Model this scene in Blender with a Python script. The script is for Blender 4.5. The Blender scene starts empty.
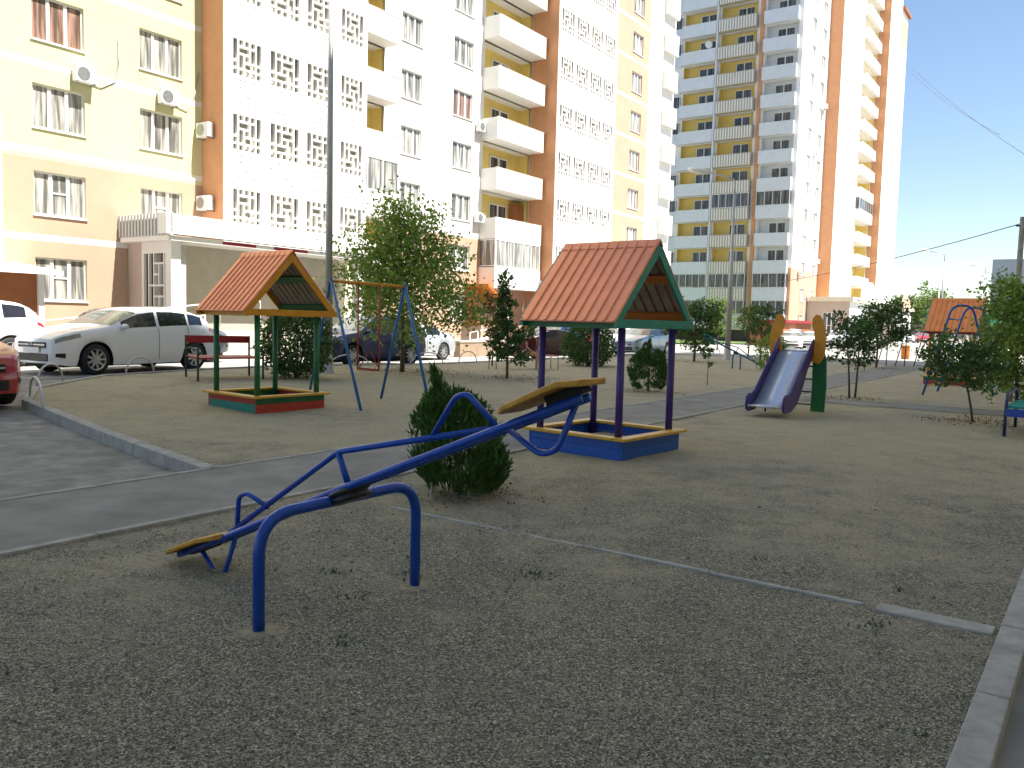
import bpy, bmesh, math, random
import numpy as np
from mathutils import Vector, Matrix, noise
random.seed(4); rs=np.random.RandomState(7)
sc=bpy.context.scene; C=sc.collection
R=math.radians
# ------------------------------------------------ camera model
F=830.;PT=R(4.35);RL=.0255;H=1.55
f_=np.array([0,math.cos(PT),-math.sin(PT)]);r0=np.array([1.,0,0]);u0=np.array([0,math.sin(PT),math.cos(PT)])
r_=r0*math.cos(RL)+u0*math.sin(RL);u_=u0*math.cos(RL)-r0*math.sin(RL);CP=np.array([0,0,H])
cam=bpy.data.objects.new('camera',bpy.data.cameras.new('camera'));C.objects.link(cam);sc.camera=cam
M=Matrix(((r_[0],u_[0],-f_[0],0),(r_[1],u_[1],-f_[1],0),(r_[2],u_[2],-f_[2],H),(0,0,0,1)))
cam.matrix_world=M; cam.data.sensor_width=36; cam.data.lens=F/1024*36; cam.data.clip_end=2000; cam.data.clip_start=.05
def ray(x,y): return f_+(x-512)/F*r_-(y-384)/F*u_
# site axes: dA runs along the apartment blocks, nA across (away from them)
dA=np.array([.5694,.8221,0]);dA/=np.linalg.norm(dA);nA=np.array([dA[1],-dA[0],0]);ANG=math.atan2(dA[1],dA[0])
def W(c,t,z=0): p=c*nA+t*dA; return Vector((p[0],p[1],z))
def ct(p): return (p[0]*nA[0]+p[1]*nA[1], p[0]*dA[0]+p[1]*dA[1])
def ss(v): v=max(0,min(1,v)); return v*v*(3-2*v)
def zt(x,y):
    c,t=ct((x,y)); return .15*ss((-c-8)/10)*ss((24-t)/12)
def Gt(px,py,off=0):
    z=off
    for _ in range(6):
        d=ray(px,py);p=CP+d*(z-H)/d[2]; z=zt(p[0],p[1])+off
    return Vector((p[0],p[1],z))
def onc(px,c,y=345):   # t coordinate where the view direction px meets the line c
    d=ray(px,y); k=c/(d@nA); return (d*k)@dA
# ------------------------------------------------ materials
def mat(name,col,rough=.6,metal=0,var=0,vs=5,bump=0,bs=60,spec=.5,coat=0,dirt=None,trans=0,coord='Object',rndv=0):
    m=bpy.data.materials.new(name);m.use_nodes=True;nt=m.node_tree;b=nt.nodes['Principled BSDF']
    b.inputs['Roughness'].default_value=rough;b.inputs['Metallic'].default_value=metal;b.inputs['Specular IOR Level'].default_value=spec
    b.inputs['Coat Weight'].default_value=coat; b.inputs['Coat Roughness'].default_value=.05
    if trans: b.inputs['Transmission Weight'].default_value=trans
    tc=nt.nodes.new('ShaderNodeTexCoord')
    src=None
    if var or dirt:
        n=nt.nodes.new('ShaderNodeTexNoise');n.inputs['Scale'].default_value=vs;n.inputs['Detail'].default_value=6;n.inputs['Roughness'].default_value=.65
        nt.links.new(tc.outputs[coord],n.inputs['Vector'])
        cr=nt.nodes.new('ShaderNodeValToRGB');cr.color_ramp.elements[0].position=.35;cr.color_ramp.elements[1].position=.68
        a=tuple(c*(1-var) for c in col);bb=tuple(min(1,c*(1+var)) for c in col)
        if dirt: a=dirt
        cr.color_ramp.elements[0].color=(*a,1);cr.color_ramp.elements[1].color=(*bb,1)
        nt.links.new(n.outputs['Fac'],cr.inputs['Fac']);src=cr.outputs['Color']
    if rndv:
        oi=nt.nodes.new('ShaderNodeNewGeometry');hs=nt.nodes.new('ShaderNodeHueSaturation')
        mr=nt.nodes.new('ShaderNodeMapRange');mr.inputs['To Min'].default_value=1-rndv;mr.inputs['To Max'].default_value=1+rndv
        nt.links.new(oi.outputs['Random Per Island'],mr.inputs['Value']);nt.links.new(mr.outputs['Result'],hs.inputs['Value'])
        mh=nt.nodes.new('ShaderNodeMapRange');mh.inputs['To Min'].default_value=.5-.02;mh.inputs['To Max'].default_value=.5+.03
        nt.links.new(oi.outputs['Random Per Island'],mh.inputs['Value']);nt.links.new(mh.outputs['Result'],hs.inputs['Hue'])
        if src: nt.links.new(src,hs.inputs['Color'])
        else: hs.inputs['Color'].default_value=(*col,1)
        src=hs.outputs['Color']
    if src: nt.links.new(src,b.inputs['Base Color'])
    else: b.inputs['Base Color'].default_value=(*col,1)
    if bump:
        n2=nt.nodes.new('ShaderNodeTexNoise');n2.inputs['Scale'].default_value=bs;n2.inputs['Detail'].default_value=4
        nt.links.new(tc.outputs[coord],n2.inputs['Vector'])
        bp=nt.nodes.new('ShaderNodeBump');bp.inputs['Strength'].default_value=bump;bp.inputs['Distance'].default_value=.01
        nt.links.new(n2.outputs['Fac'],bp.inputs['Height']);nt.links.new(bp.outputs['Normal'],b.inputs['Normal'])
    return m
def gravel_mat():
    m=bpy.data.materials.new('gravel_sand');m.use_nodes=True;nt=m.node_tree;N=nt.nodes;L=nt.links;b=N['Principled BSDF'];b.inputs['Roughness'].default_value=.95;b.inputs['Specular IOR Level'].default_value=.2
    tc=N.new('ShaderNodeTexCoord')
    def vor(s):
        v=N.new('ShaderNodeTexVoronoi');v.inputs['Scale'].default_value=s;L.new(tc.outputs['Object'],v.inputs['Vector']);return v
    def noi(s,d=4,ro=.6):
        v=N.new('ShaderNodeTexNoise');v.inputs['Scale'].default_value=s;v.inputs['Detail'].default_value=d;v.inputs['Roughness'].default_value=ro;L.new(tc.outputs['Object'],v.inputs['Vector']);return v
    def ramp(src,st):
        c=N.new('ShaderNodeValToRGB');e=c.color_ramp.elements
        while len(e)<len(st): e.new(.5)
        for i,(p,col) in enumerate(st): e[i].position=p;e[i].color=(*col,1)
        L.new(src,c.inputs['Fac']);return c.outputs['Color']
    v1=vor(150);sep=N.new('ShaderNodeSeparateColor');L.new(v1.outputs['Color'],sep.inputs['Color'])
    stones=ramp(sep.outputs['Red'],[(0,(.045,.043,.034)),(.3,(.14,.133,.104)),(.62,(.25,.235,.185)),(.86,(.37,.345,.28)),(1,(.62,.58,.49))])
    fine=noi(140,5,.8); sand=ramp(fine.outputs['Fac'],[(.3,(.22,.195,.138)),(.5,(.36,.325,.24)),(.72,(.50,.455,.35))])
    patch=noi(.55,6,.7);p2=noi(3.2,5,.7)
    ad=N.new('ShaderNodeMath');ad.operation='MULTIPLY_ADD';L.new(p2.outputs['Fac'],ad.inputs[0]);ad.inputs[1].default_value=.6;L.new(patch.outputs['Fac'],ad.inputs[2])
    # more loose stone close to the seesaw side, finer sand towards the houses
    sx=N.new('ShaderNodeSeparateXYZ');L.new(tc.outputs['Object'],sx.inputs['Vector'])
    mr=N.new('ShaderNodeMapRange');mr.inputs['From Min'].default_value=3;mr.inputs['From Max'].default_value=11;mr.inputs['To Min'].default_value=-.12;mr.inputs['To Max'].default_value=.22;L.new(sx.outputs['Y'],mr.inputs['Value'])
    a2=N.new('ShaderNodeMath');a2.operation='ADD';L.new(ad.outputs[0],a2.inputs[0]);L.new(mr.outputs[0],a2.inputs[1])
    for (wx,wy,wr,wa) in[(-2.05,5.15,.45,.35),(-1.2,3.96,.16,.3),(-.54,4.74,.16,.3),(.7,9.3,1.2,.08),(-4.6,12.6,1.6,.06),(4.3,14.0,.9,.14)]:
        dn=N.new('ShaderNodeVectorMath');dn.operation='DISTANCE';L.new(tc.outputs['Object'],dn.inputs[0]);dn.inputs[1].default_value=(wx,wy,0)
        mm=N.new('ShaderNodeMapRange');mm.interpolation_type='SMOOTHSTEP';mm.inputs['From Min'].default_value=wr*.2;mm.inputs['From Max'].default_value=wr;mm.inputs['To Min'].default_value=wa;mm.inputs['To Max'].default_value=0;L.new(dn.outputs['Value'],mm.inputs['Value'])
        a3=N.new('ShaderNodeMath');a3.operation='ADD';L.new(a2.outputs[0],a3.inputs[0]);L.new(mm.outputs[0],a3.inputs[1]);a2=a3
    mk=ramp(a2.outputs[0],[(.74,(0,0,0)),(.98,(1,1,1))])
    mx=N.new('ShaderNodeMix');mx.data_type='RGBA';L.new(mk,mx.inputs['Factor']);L.new(stones,mx.inputs['A']);L.new(sand,mx.inputs['B'])
    big=noi(1.7,6,.75);tint=ramp(big.outputs['Fac'],[(.3,(.84,.84,.82)),(.5,(1,1,1)),(.7,(1.14,1.11,1.02))])
    mu=N.new('ShaderNodeMix');mu.data_type='RGBA';mu.blend_type='MULTIPLY';mu.inputs['Factor'].default_value=1;L.new(mx.outputs['Result'],mu.inputs['A']);L.new(tint,mu.inputs['B'])
    sp=ramp(noi(30,7,.85).outputs['Fac'],[(.36,(.78,.77,.72)),(.46,(1.3,1.29,1.24)),(.62,(1.68,1.66,1.58))])
    m3=N.new('ShaderNodeMix');m3.data_type='RGBA';m3.blend_type='MULTIPLY';m3.inputs['Factor'].default_value=.9;L.new(mu.outputs['Result'],m3.inputs['A']);L.new(sp,m3.inputs['B'])
    L.new(m3.outputs['Result'],b.inputs['Base Color'])
    bp=N.new('ShaderNodeBump');bp.inputs['Strength'].default_value=.7;bp.inputs['Distance'].default_value=.006;L.new(v1.outputs['Distance'],bp.inputs['Height']);bp.invert=True
    bp2=N.new('ShaderNodeBump');bp2.inputs['Strength'].default_value=.9;bp2.inputs['Distance'].default_value=.07;L.new(noi(7,8,.78).outputs['Fac'],bp2.inputs['Height']);L.new(bp.outputs['Normal'],bp2.inputs['Normal'])
    L.new(bp2.outputs['Normal'],b.inputs['Normal']);return m
def curtain_glass(name,light,dark,refl=.12):
    m=bpy.data.materials.new(name);m.use_nodes=True;nt=m.node_tree;N=nt.nodes;L=nt.links;b=N['Principled BSDF'];b.inputs['Roughness'].default_value=.12;b.inputs['Specular IOR Level'].default_value=.6
    tc=N.new('ShaderNodeTexCoord');oi=N.new('ShaderNodeObjectInfo');ad=N.new('ShaderNodeVectorMath');ad.operation='MULTIPLY_ADD'
    L.new(oi.outputs['Random'],ad.inputs[2]);L.new(tc.outputs['Object'],ad.inputs[0]);ad.inputs[1].default_value=(7,7,.5)
    sc2=N.new('ShaderNodeVectorMath');sc2.operation='MULTIPLY';L.new(oi.outputs['Random'],sc2.inputs[0]);sc2.inputs[1].default_value=(50,50,50);L.new(sc2.outputs[0],ad.inputs[2])
    n=N.new('ShaderNodeTexNoise');n.inputs['Scale'].default_value=1;n.inputs['Detail'].default_value=3;L.new(ad.outputs[0],n.inputs['Vector'])
    c=N.new('ShaderNodeValToRGB');e=c.color_ramp.elements;e[0].position=.42;e[1].position=.62;e[0].color=(*dark,1);e[1].color=(*light,1)
    L.new(n.outputs['Fac'],c.inputs['Fac']);L.new(c.outputs['Color'],b.inputs['Base Color']);return m
m_gravel=gravel_mat()
m_asph=mat('asphalt',(.28,.27,.245),.92,var=.28,vs=3,bump=.5,bs=220,spec=.2,coord='Object')
m_path=mat('path_asphalt',(.28,.272,.245),.95,var=.2,vs=1.6,bump=.5,bs=200,spec=.15)
m_pave=mat('pale_pavement',(.30,.29,.27),.9,var=.2,vs=1.3,bump=.3,bs=100)
m_kerb=mat('kerb_concrete',(.36,.35,.325),.9,var=.22,vs=6,bump=.6,bs=90)
m_grass=mat('lawn_green',(.10,.16,.035),.9,var=.4,vs=1.5,bump=1,bs=30)
m_roof=mat('terracotta_metal',(.80,.30,.19),.38,metal=.55,var=.1,vs=3,spec=.6)
m_roof2=mat('orange_metal',(.85,.30,.09),.45,var=.1,vs=3)
m_under=mat('bare_sheet_metal',(.27,.235,.19),.55,var=.2,vs=6)
def paint(n,c,r=.42,d=None):
    m=mat(n,c,r,var=.12 if d is None else .1,vs=14,bump=.25,bs=45,dirt=d,spec=.45);nt=m.node_tree;N=nt.nodes;L=nt.links;b=N['Principled BSDF']
    tc=N.new('ShaderNodeTexCoord');no=N.new('ShaderNodeTexNoise');no.inputs['Scale'].default_value=23;no.inputs['Detail'].default_value=8;no.inputs['Roughness'].default_value=.8;L.new(tc.outputs['Object'],no.inputs['Vector'])
    cr=N.new('ShaderNodeValToRGB');cr.color_ramp.elements[0].position=.665;cr.color_ramp.elements[1].position=.70;L.new(no.outputs['Fac'],cr.inputs['Fac'])
    mx=N.new('ShaderNodeMix');mx.data_type='RGBA';L.new(cr.outputs['Color'],mx.inputs['Factor']);L.new(b.inputs['Base Color'].links[0].from_socket,mx.inputs['A']);mx.inputs['B'].default_value=(.10,.065,.045,1)
    L.new(mx.outputs['Result'],b.inputs['Base Color']);return m
p_green=paint('green_paint',(.012,.135,.05));p_teal=paint('teal_paint',(.012,.24,.19));p_yel=paint('yellow_paint',(.62,.35,.035));p_org=paint('orange_paint',(.50,.16,.022))
p_amb=paint('amber_paint',(.62,.27,.012));p_red=paint('red_paint',(.40,.045,.03));p_blue=paint('blue_paint',(.004,.058,.37),.28);p_blue2=paint('blue_board_paint',(.005,.085,.42));p_cyan=paint('steel_blue_paint',(.012,.12,.36))
p_purp=paint('violet_paint',(.045,.022,.17));p_dred=paint('crimson_paint',(.30,.015,.025));p_dgreen=paint('dark_green_paint',(.015,.06,.05))
p_seat=paint('worn_ochre_wood',(.62,.32,.03),.5,(.42,.21,.03));p_turq=paint('turquoise_paint',(.02,.30,.24))
m_metal=mat('galvanised_metal',(.36,.38,.39),.42,.8,var=.15,vs=8);m_steel=mat('brushed_steel',(.66,.72,.82),.30,.4,var=.08,vs=20)
m_lamp=mat('lamp_grey',(.42,.43,.43),.5,.3,var=.1,vs=4);m_white=mat('white_plastic',(.80,.80,.80),.4);m_black=mat('black_rubber',(.015,.015,.016),.75);m_dark=mat('dark_trim',(.012,.012,.014),.35)
m_hoop=mat('hoop_grey',(.50,.51,.52),.45,.3)
w_yel=mat('pale_yellow_render',(.62,.60,.35),.9,var=.05,vs=.5,bump=.2,bs=20);w_peach=mat('peach_render',(.49,.34,.245),.9,var=.06,vs=.6,bump=.2,bs=20);w_white=mat('white_render',(.80,.79,.76),.9,var=.03,vs=.8,bump=.1,bs=20)
w_ochre=mat('loggia_yellow',(.78,.60,.19),.9,var=.05,vs=1);w_brick=mat('terracotta_render',(.60,.30,.155),.9,var=.06,vs=2);w_pink=mat('pinkish_render',(.52,.43,.37),.9,var=.05,vs=1)
w_back=mat('screen_backing',(.50,.48,.43),.9,var=.1,vs=2);w_cream=mat('cream_render',(.74,.68,.52),.9,var=.04,vs=1);w_grey=mat('balcony_white',(.66,.70,.74),.7,var=.05,vs=2);w_brown=mat('brown_cladding',(.34,.13,.05),.8,var=.1,vs=3)
w_tback=mat('tower_screen_backing',(.045,.042,.04),.9,var=.1,vs=2)  # shade of the screen openings put into the colour; the sun reaches this wall
w_beige=mat('beige_render',(.45,.41,.33),.9,var=.06,vs=2);w_far=mat('grey_cladding',(.30,.34,.38),.7,var=.08,vs=.2);w_bill=mat('green_net',(.02,.16,.08),.8,var=.2,vs=.6);w_base=mat('basement_dark',(.07,.055,.045),.9,var=.2,vs=1)
g_cur=curtain_glass('curtained_glass',(.50,.49,.45),(.13,.13,.12));g_dark=curtain_glass('dark_glass',(.16,.16,.15),(.03,.035,.04));g_warm=curtain_glass('pink_curtained_glass',(.42,.25,.20),(.12,.08,.06))
m_frame=mat('window_frame_white',(.82,.82,.82),.35)
# ------------------------------------------------ object helpers
def tag(o,label=None,cat=None,group=None,kind=None):
    if label:o['label']=label
    if cat:o['category']=cat
    if group:o['group']=group
    if kind:o['kind']=kind
    return o
def link(name,me,mats,parent=None,smooth=False):
    o=bpy.data.objects.new(name,me);C.objects.link(o)
    if mats is not None:
        if not isinstance(mats,(list,tuple)):mats=[mats]
        for m in mats:me.materials.append(m)
    if smooth:
        for p in me.polygons:p.use_smooth=True
    if parent:o.parent=parent
    return o
def thing(name,label,cat,loc=(0,0,0),rz=0,group=None):
    o=bpy.data.objects.new(name,None);C.objects.link(o);o.location=loc;o.rotation_euler=(0,0,rz);o.empty_display_size=.2
    return tag(o,label,cat,group)
class MB:
    def __init__(s): s.v=[];s.f=[];s.mi=[];s.cur=0
    def add(s,vs,fs):
        n=len(s.v);s.v+= [tuple(v) for v in vs];s.f+=[tuple(i+n for i in f) for f in fs];s.mi+=[s.cur]*len(fs);return s
    def box(s,x0,x1,y0,y1,z0,z1,T=None):
        vs=[Vector((x,y,z)) for z in(z0,z1) for y in(y0,y1) for x in(x0,x1)]
        if T is not None: vs=[T@v for v in vs]
        return s.add(vs,[(0,2,3,1),(4,5,7,6),(0,1,5,4),(2,6,7,3),(0,4,6,2),(1,3,7,5)])
    def tube(s,pts,r,n=8,caps=True,closed=False):
        pts=[Vector(p) for p in pts];rr=r if isinstance(r,(list,tuple)) else [r]*len(pts)
        ring=[];prev=None;N=len(pts)
        for i,p in enumerate(pts):
            a=pts[i-1] if i>0 else (pts[-1] if closed else p);b=pts[(i+1)%N] if (i<N-1 or closed) else p
            d=(b-a)
            if d.length<1e-9:d=Vector((0,0,1))
            d.normalize()
            if prev is None:
                up=Vector((0,0,1)) if abs(d.z)<.9 else Vector((1,0,0));x=d.cross(up).normalized()
            else:
                x=prev-d*prev.dot(d);x=x.normalized() if x.length>1e-6 else d.orthogonal().normalized()
            prev=x;y=d.cross(x)
            ring.append([p+(x*math.cos(2*math.pi*k/n)+y*math.sin(2*math.pi*k/n))*rr[i] for k in range(n)])
        vs=[v for g in ring for v in g];fs=[]
        for i in range(N-1 if not closed else N):
            j=(i+1)%N
            for k in range(n):fs.append((i*n+k,i*n+(k+1)%n,j*n+(k+1)%n,j*n+k))
        if caps and not closed:
            fs.append(tuple(range(n))[::-1]);fs.append(tuple((N-1)*n+k for k in range(n)))
        return s.add(vs,fs)
    def lathe(s,prof,n=20,axis='z',T=None):
        vs=[];fs=[]
        for (r,h) in prof:
            for k in range(n):
                a=2*math.pi*k/n
                v=Vector((r*math.cos(a),r*math.sin(a),h)) if axis=='z' else Vector((r*math.cos(a),h,r*math.sin(a)))
                vs.append(T@v if T is not None else v)
        for i in range(len(prof)-1):
            for k in range(n):
                q=(i*n+k,i*n+(k+1)%n,(i+1)*n+(k+1)%n,(i+1)*n+k);fs.append(q if axis=='z' else q[::-1])
        return s.add(vs,fs)
    def prism(s,poly,y0,y1,T=None):   # polygon in x,z extruded in y
        n=len(poly);vs=[Vector((x,y0,z)) for x,z in poly]+[Vector((x,y1,z)) for x,z in poly]
        if T is not None:vs=[T@v for v in vs]
        fs=[tuple(range(n)),tuple(range(n,2*n))[::-1]]+[(i,i+n,(i+1)%n+n,(i+1)%n) for i in range(n)]
        return s.add(vs,fs)
    def build(s,name,mats,parent=None,smooth=False,bevel=0,recalc=True):
        me=bpy.data.meshes.new(name);me.from_pydata(s.v,[],s.f)
        if recalc:
            bm=bmesh.new();bm.from_mesh(me);bmesh.ops.recalc_face_normals(bm,faces=bm.faces);bm.to_mesh(me);bm.free()
        for i,p in enumerate(me.polygons):p.material_index=s.mi[i]
        o=link(name,me,mats,parent,smooth)
        if bevel:
            b=o.modifiers.new('bevel','BEVEL');b.width=bevel;b.segments=2;b.limit_method='ANGLE'
        if smooth and smooth!='all':
            try: me.shade_auto_smooth if False else None
            except Exception: pass
        return o
def arc_pts(pts,r=.1,n=5):   # round the corners of a polyline
    pts=[Vector(p) for p in pts];out=[pts[0]]
    for i in range(1,len(pts)-1):
        a,b,c=pts[i-1],pts[i],pts[i+1];d1=(a-b);d2=(c-b);k=min(r,d1.length*.45,d2.length*.45)
        p=b+d1.normalized()*k;q=b+d2.normalized()*k
        for j in range(n+1):
            u=j/n;out.append(p*(1-u)**2+b*2*u*(1-u)+q*u*u)
    return out+[pts[-1]]
def copy_tree(o,parent=None):
    c=o.copy();C.objects.link(c)
    if parent:c.parent=parent
    for ch in [x for x in bpy.data.objects if x.parent==o and x!=c]: copy_tree(ch,c)
    return c
# ------------------------------------------------ ground
def sheet(name,poly,zoff,m,cell=1.0,bumpy=0,kind='structure',thick=0):
    """poly: corners in (c,t) site coordinates"""
    bm=bmesh.new();vs=[bm.verts.new((c,t,0)) for c,t in poly];bm.faces.new(vs)
    cs=[p[0] for p in poly];ts=[p[1] for p in poly]
    for a,lo,hi in((0,min(cs),max(cs)),(1,min(ts),max(ts))):
        k=lo+cell
        while k<hi:
            n=(1,0,0) if a==0 else (0,1,0);co=(k,0,0) if a==0 else (0,k,0)
            bmesh.ops.bisect_plane(bm,geom=bm.verts[:]+bm.edges[:]+bm.faces[:],plane_co=co,plane_no=n);k+=cell
    for v in bm.verts:
        p=W(v.co.x,v.co.y);z=zt(p.x,p.y)+zoff
        if bumpy:
            cc_,tt_=v.co.x,v.co.y;fl=.0 if 17.6<tt_<19.7 else 1
            z-=bumpy*(1-fl)*.2
            bumpy_=bumpy*fl
            z+=bumpy_*(noise.noise(Vector((p.x*.9,p.y*.9,0)))+.7*noise.noise(Vector((p.x*3.1,p.y*3.1,5)))+.35*noise.noise(Vector((p.x*8,p.y*8,9))))
        v.co=(p.x,p.y,z)
    bmesh.ops.recalc_face_normals(bm,faces=bm.faces)
    if sum(f.normal.z for f in bm.faces)<0: bmesh.ops.reverse_faces(bm,faces=bm.faces)
    me=bpy.data.meshes.new(name);bm.to_mesh(me);bm.free()
    o=link(name,me,m,None,True);o['kind']=kind
    return o
me=bpy.data.meshes.new('ground');g=1500;me.from_pydata([(-g,-g,-.16),(g,-g,-.16),(g,g,-.16),(-g,g,-.16)],[],[(0,1,2,3)]);o=link('ground',me,m_asph);o['kind']='structure'
K1=ct(Gt(27,401));K2=ct(Gt(35,388.5));K3=ct(Gt(104,376))
sheet('road',[(-27.6,-12),(-18.4,-12),(-18.4,96),(-27.6,96)],-.10,m_pave,3)
sheet('pavement',[(-18.4,41.2),(12,41.2),(12,58),(-18.4,58)],-.105,m_pave,3)
sheet('parking_area',[(-18.4,-12),(-7.04,-12),(-7.04,5),K1,K2,K3,(-18.4,12)],-.11,m_asph,1)
sheet('lawn',[(-46,70),(-28,70),(-28,88),(-46,88)],-.06,m_grass,3)
s1=sheet('playground_sand',[(-7.04,4.97),K1,K2,K3,(-18.3,14.5),(-18.3,41),(-7.04,41)],0,m_gravel,.35,.016)
s2=sheet('playground_gravel',[(-5.55,-6),(-.50,-6),(.41,41),(-5.55,41)],0,m_gravel,.16,.016)
sheet('path',[(-7.04,-12),(-5.55,-12),(-5.55,41),(-7.04,41)],.012,m_path,1)
sheet('cross_path',[(-5.55,18.0),(-.05,18.0),(-.05,19.3),(-5.55,19.3)],.006,m_path,1)
sheet('footway',[(-.6,-12),(9,-12),(9,41),(-.2,41)],-.06,m_path,2)
def kerb(name,label,pts,w,top,bot,seg=1.0,wob=0,group='concrete kerbs'):
    mb=MB()
    P=[W(*p) for p in pts]
    for a,b in zip(P[:-1],P[1:]):
        L=(b-a).length;n=max(1,round(L/seg));d=(b-a)/n;nn=Vector((d.y,-d.x,0)).normalized()*w/2
        for i in range(n):
            p=a+d*(i+.004);q=a+d*(i+.996)
            vs=[]
            j=random.uniform(-wob,wob)
            for e in(p,q):
                z=zt(e.x,e.y)
                vs+=[e-nn+Vector((0,0,z+bot)),e+nn+Vector((0,0,z+bot)),e+nn+Vector((0,0,z+top+j)),e-nn+Vector((0,0,z+top+j))]
            mb.add(vs,[(0,1,2,3),(4,7,6,5),(0,4,5,1),(1,5,6,2),(2,6,7,3),(3,7,4,0)])
    o=mb.build(name,m_kerb,bevel=.008);tag(o,label,'kerb',None);return o
kerb('kerb','raised concrete kerb between the parking asphalt and the sand on the left',[(-7.05,4.99),K1,K2],.15,.03,-.3)
kerb('kerb','concrete kerb of the sand beside the line of parked cars',[K2,K3,(-18.38,14.5),(-18.38,41)],.12,.03,-.3)
kerb('kerb','far concrete kerb of the playground beside the sunlit road',[(-18.3,41.05),(-.33,41.05)],.12,.03,-.3)
kerb('kerb','flush concrete edging on the near side of the grey path',[(-5.52,-6),(-5.52,41)],.07,.022,-.1)
kerb('kerb','flush concrete edging on the far side of the grey path',[(-7.07,-12),(-7.07,41)],.07,.022,-.1)
kerb('kerb','concrete kerb along the right edge of the foreground gravel',[(-.265-.17,-6),(-.265+.74,41)],.13,.02,-.2,1.0,.003)
kerb('kerb','half buried thin concrete kerb crossing the foreground gravel',[(-4.6,4.95),(-.95,4.92)],.04,.014,-.1,1.0,.006)
mb=MB();a=W(-.88,4.92);b=W(-.31,4.9)
d=(b-a).normalized();n=Vector((d.y,-d.x,0))*.07
mb.add([a-n+Vector((0,0,z)) for z in(-.02,.014)]+[a+n+Vector((0,0,z)) for z in(-.02,.014)]+[b+n+Vector((0,0,z)) for z in(-.02,.014)]+[b-n+Vector((0,0,z)) for z in(-.02,.014)],[(0,2,4,6),(1,7,5,3),(0,1,3,2),(2,3,5,4),(4,5,7,6),(6,7,1,0)])
tag(mb.build('concrete_slab',m_kerb,bevel=.006),'short grey concrete slab lying in the gravel by the right kerb','slab')
# loose stones in the foreground
def pebbles():
    n=46000;V=[];Fc=[]
    base=np.array([(1,0,0),(-1,0,0),(0,1,0),(0,-1,0),(0,0,1),(0,0,-1)],float)
    fc=np.array([(0,2,4),(2,1,4),(1,3,4),(3,0,4),(2,0,5),(1,2,5),(3,1,5),(0,3,5)])
    c=rs.uniform(-5.5,-.34,n);dist=rs.beta(1.1,2.0,n);t=-1.5+dist*11;keep=[]
    vs=np.zeros((n,6,3))
    for i in range(n):
        p=c[i]*nA+t[i]*dA
        if noise.noise(Vector((p[0]*.9,p[1]*.9,3)))+.5*noise.noise(Vector((p[0]*3,p[1]*3,1)))<-.12: continue
        if abs(p[0])>.75*p[1]+.5 or p[1]<1.8: continue
        s=rs.uniform(.002,.0066)*(1 if rs.rand()<.97 else 1.9)
        b=base*s*rs.uniform(.6,1.3,3)*np.array([1.2,1,.7]);a=rs.uniform(0,6.28);ca,sa=math.cos(a),math.sin(a)
        b=b@np.array([[ca,sa,0],[-sa,ca,0],[0,0,1]])+rs.normal(size=(6,3))*s*.15
        zz=.016*(noise.noise(Vector((p[0]*.9,p[1]*.9,0)))+.7*noise.noise(Vector((p[0]*3.1,p[1]*3.1,5)))+.35*noise.noise(Vector((p[0]*8,p[1]*8,9))))
        vs[i]=b+np.array([p[0],p[1],zz+s*.35]);keep.append(i)
    vs=vs[keep];k=len(keep);F2=(fc[None]+6*np.arange(k)[:,None,None]).reshape(-1,3)
    me=bpy.data.meshes.new('gravel');me.from_pydata(vs.reshape(-1,3).tolist(),[],F2.tolist())
    m=mat('loose_stones',(.32,.30,.25),.9,rndv=.75)
    o=link('gravel',me,m);tag(o,'loose grey gravel scattered over the foreground','gravel',kind='stuff')
pebbles()
# small weeds
def weeds():
    V=[];Fc=[]
    for (px,py,r,n) in[(330,572,.05,22),(412,556,.03,10),(408,578,.05,12),(535,576,.05,16),(875,628,.05,20),(900,590,.03,8),(915,735,.04,8),(345,640,.04,10),(520,575,.06,14),(760,560,.04,8),(350,598,.05,14)]:
        g0=Gt(px,py)
        for _ in range(n):
            a=random.uniform(0,6.28);q=g0+Vector((random.gauss(0,r),random.gauss(0,r),0));h=random.uniform(.012,.035);d=Vector((math.cos(a),math.sin(a),0))*.008;l=Vector((random.gauss(0,.014),random.gauss(0,.014),h))
            i=len(V);V+= [q-d,q+d,q+l+d*.3];Fc.append((i,i+1,i+2))
    me=bpy.data.meshes.new('weeds');me.from_pydata([tuple(v) for v in V],[],Fc);o=link('weeds',me,mat('weed_green',(.06,.11,.03),.7,rndv=.3));tag(o,'tiny green weeds sprouting from the gravel','weeds',kind='stuff')
weeds()
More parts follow.
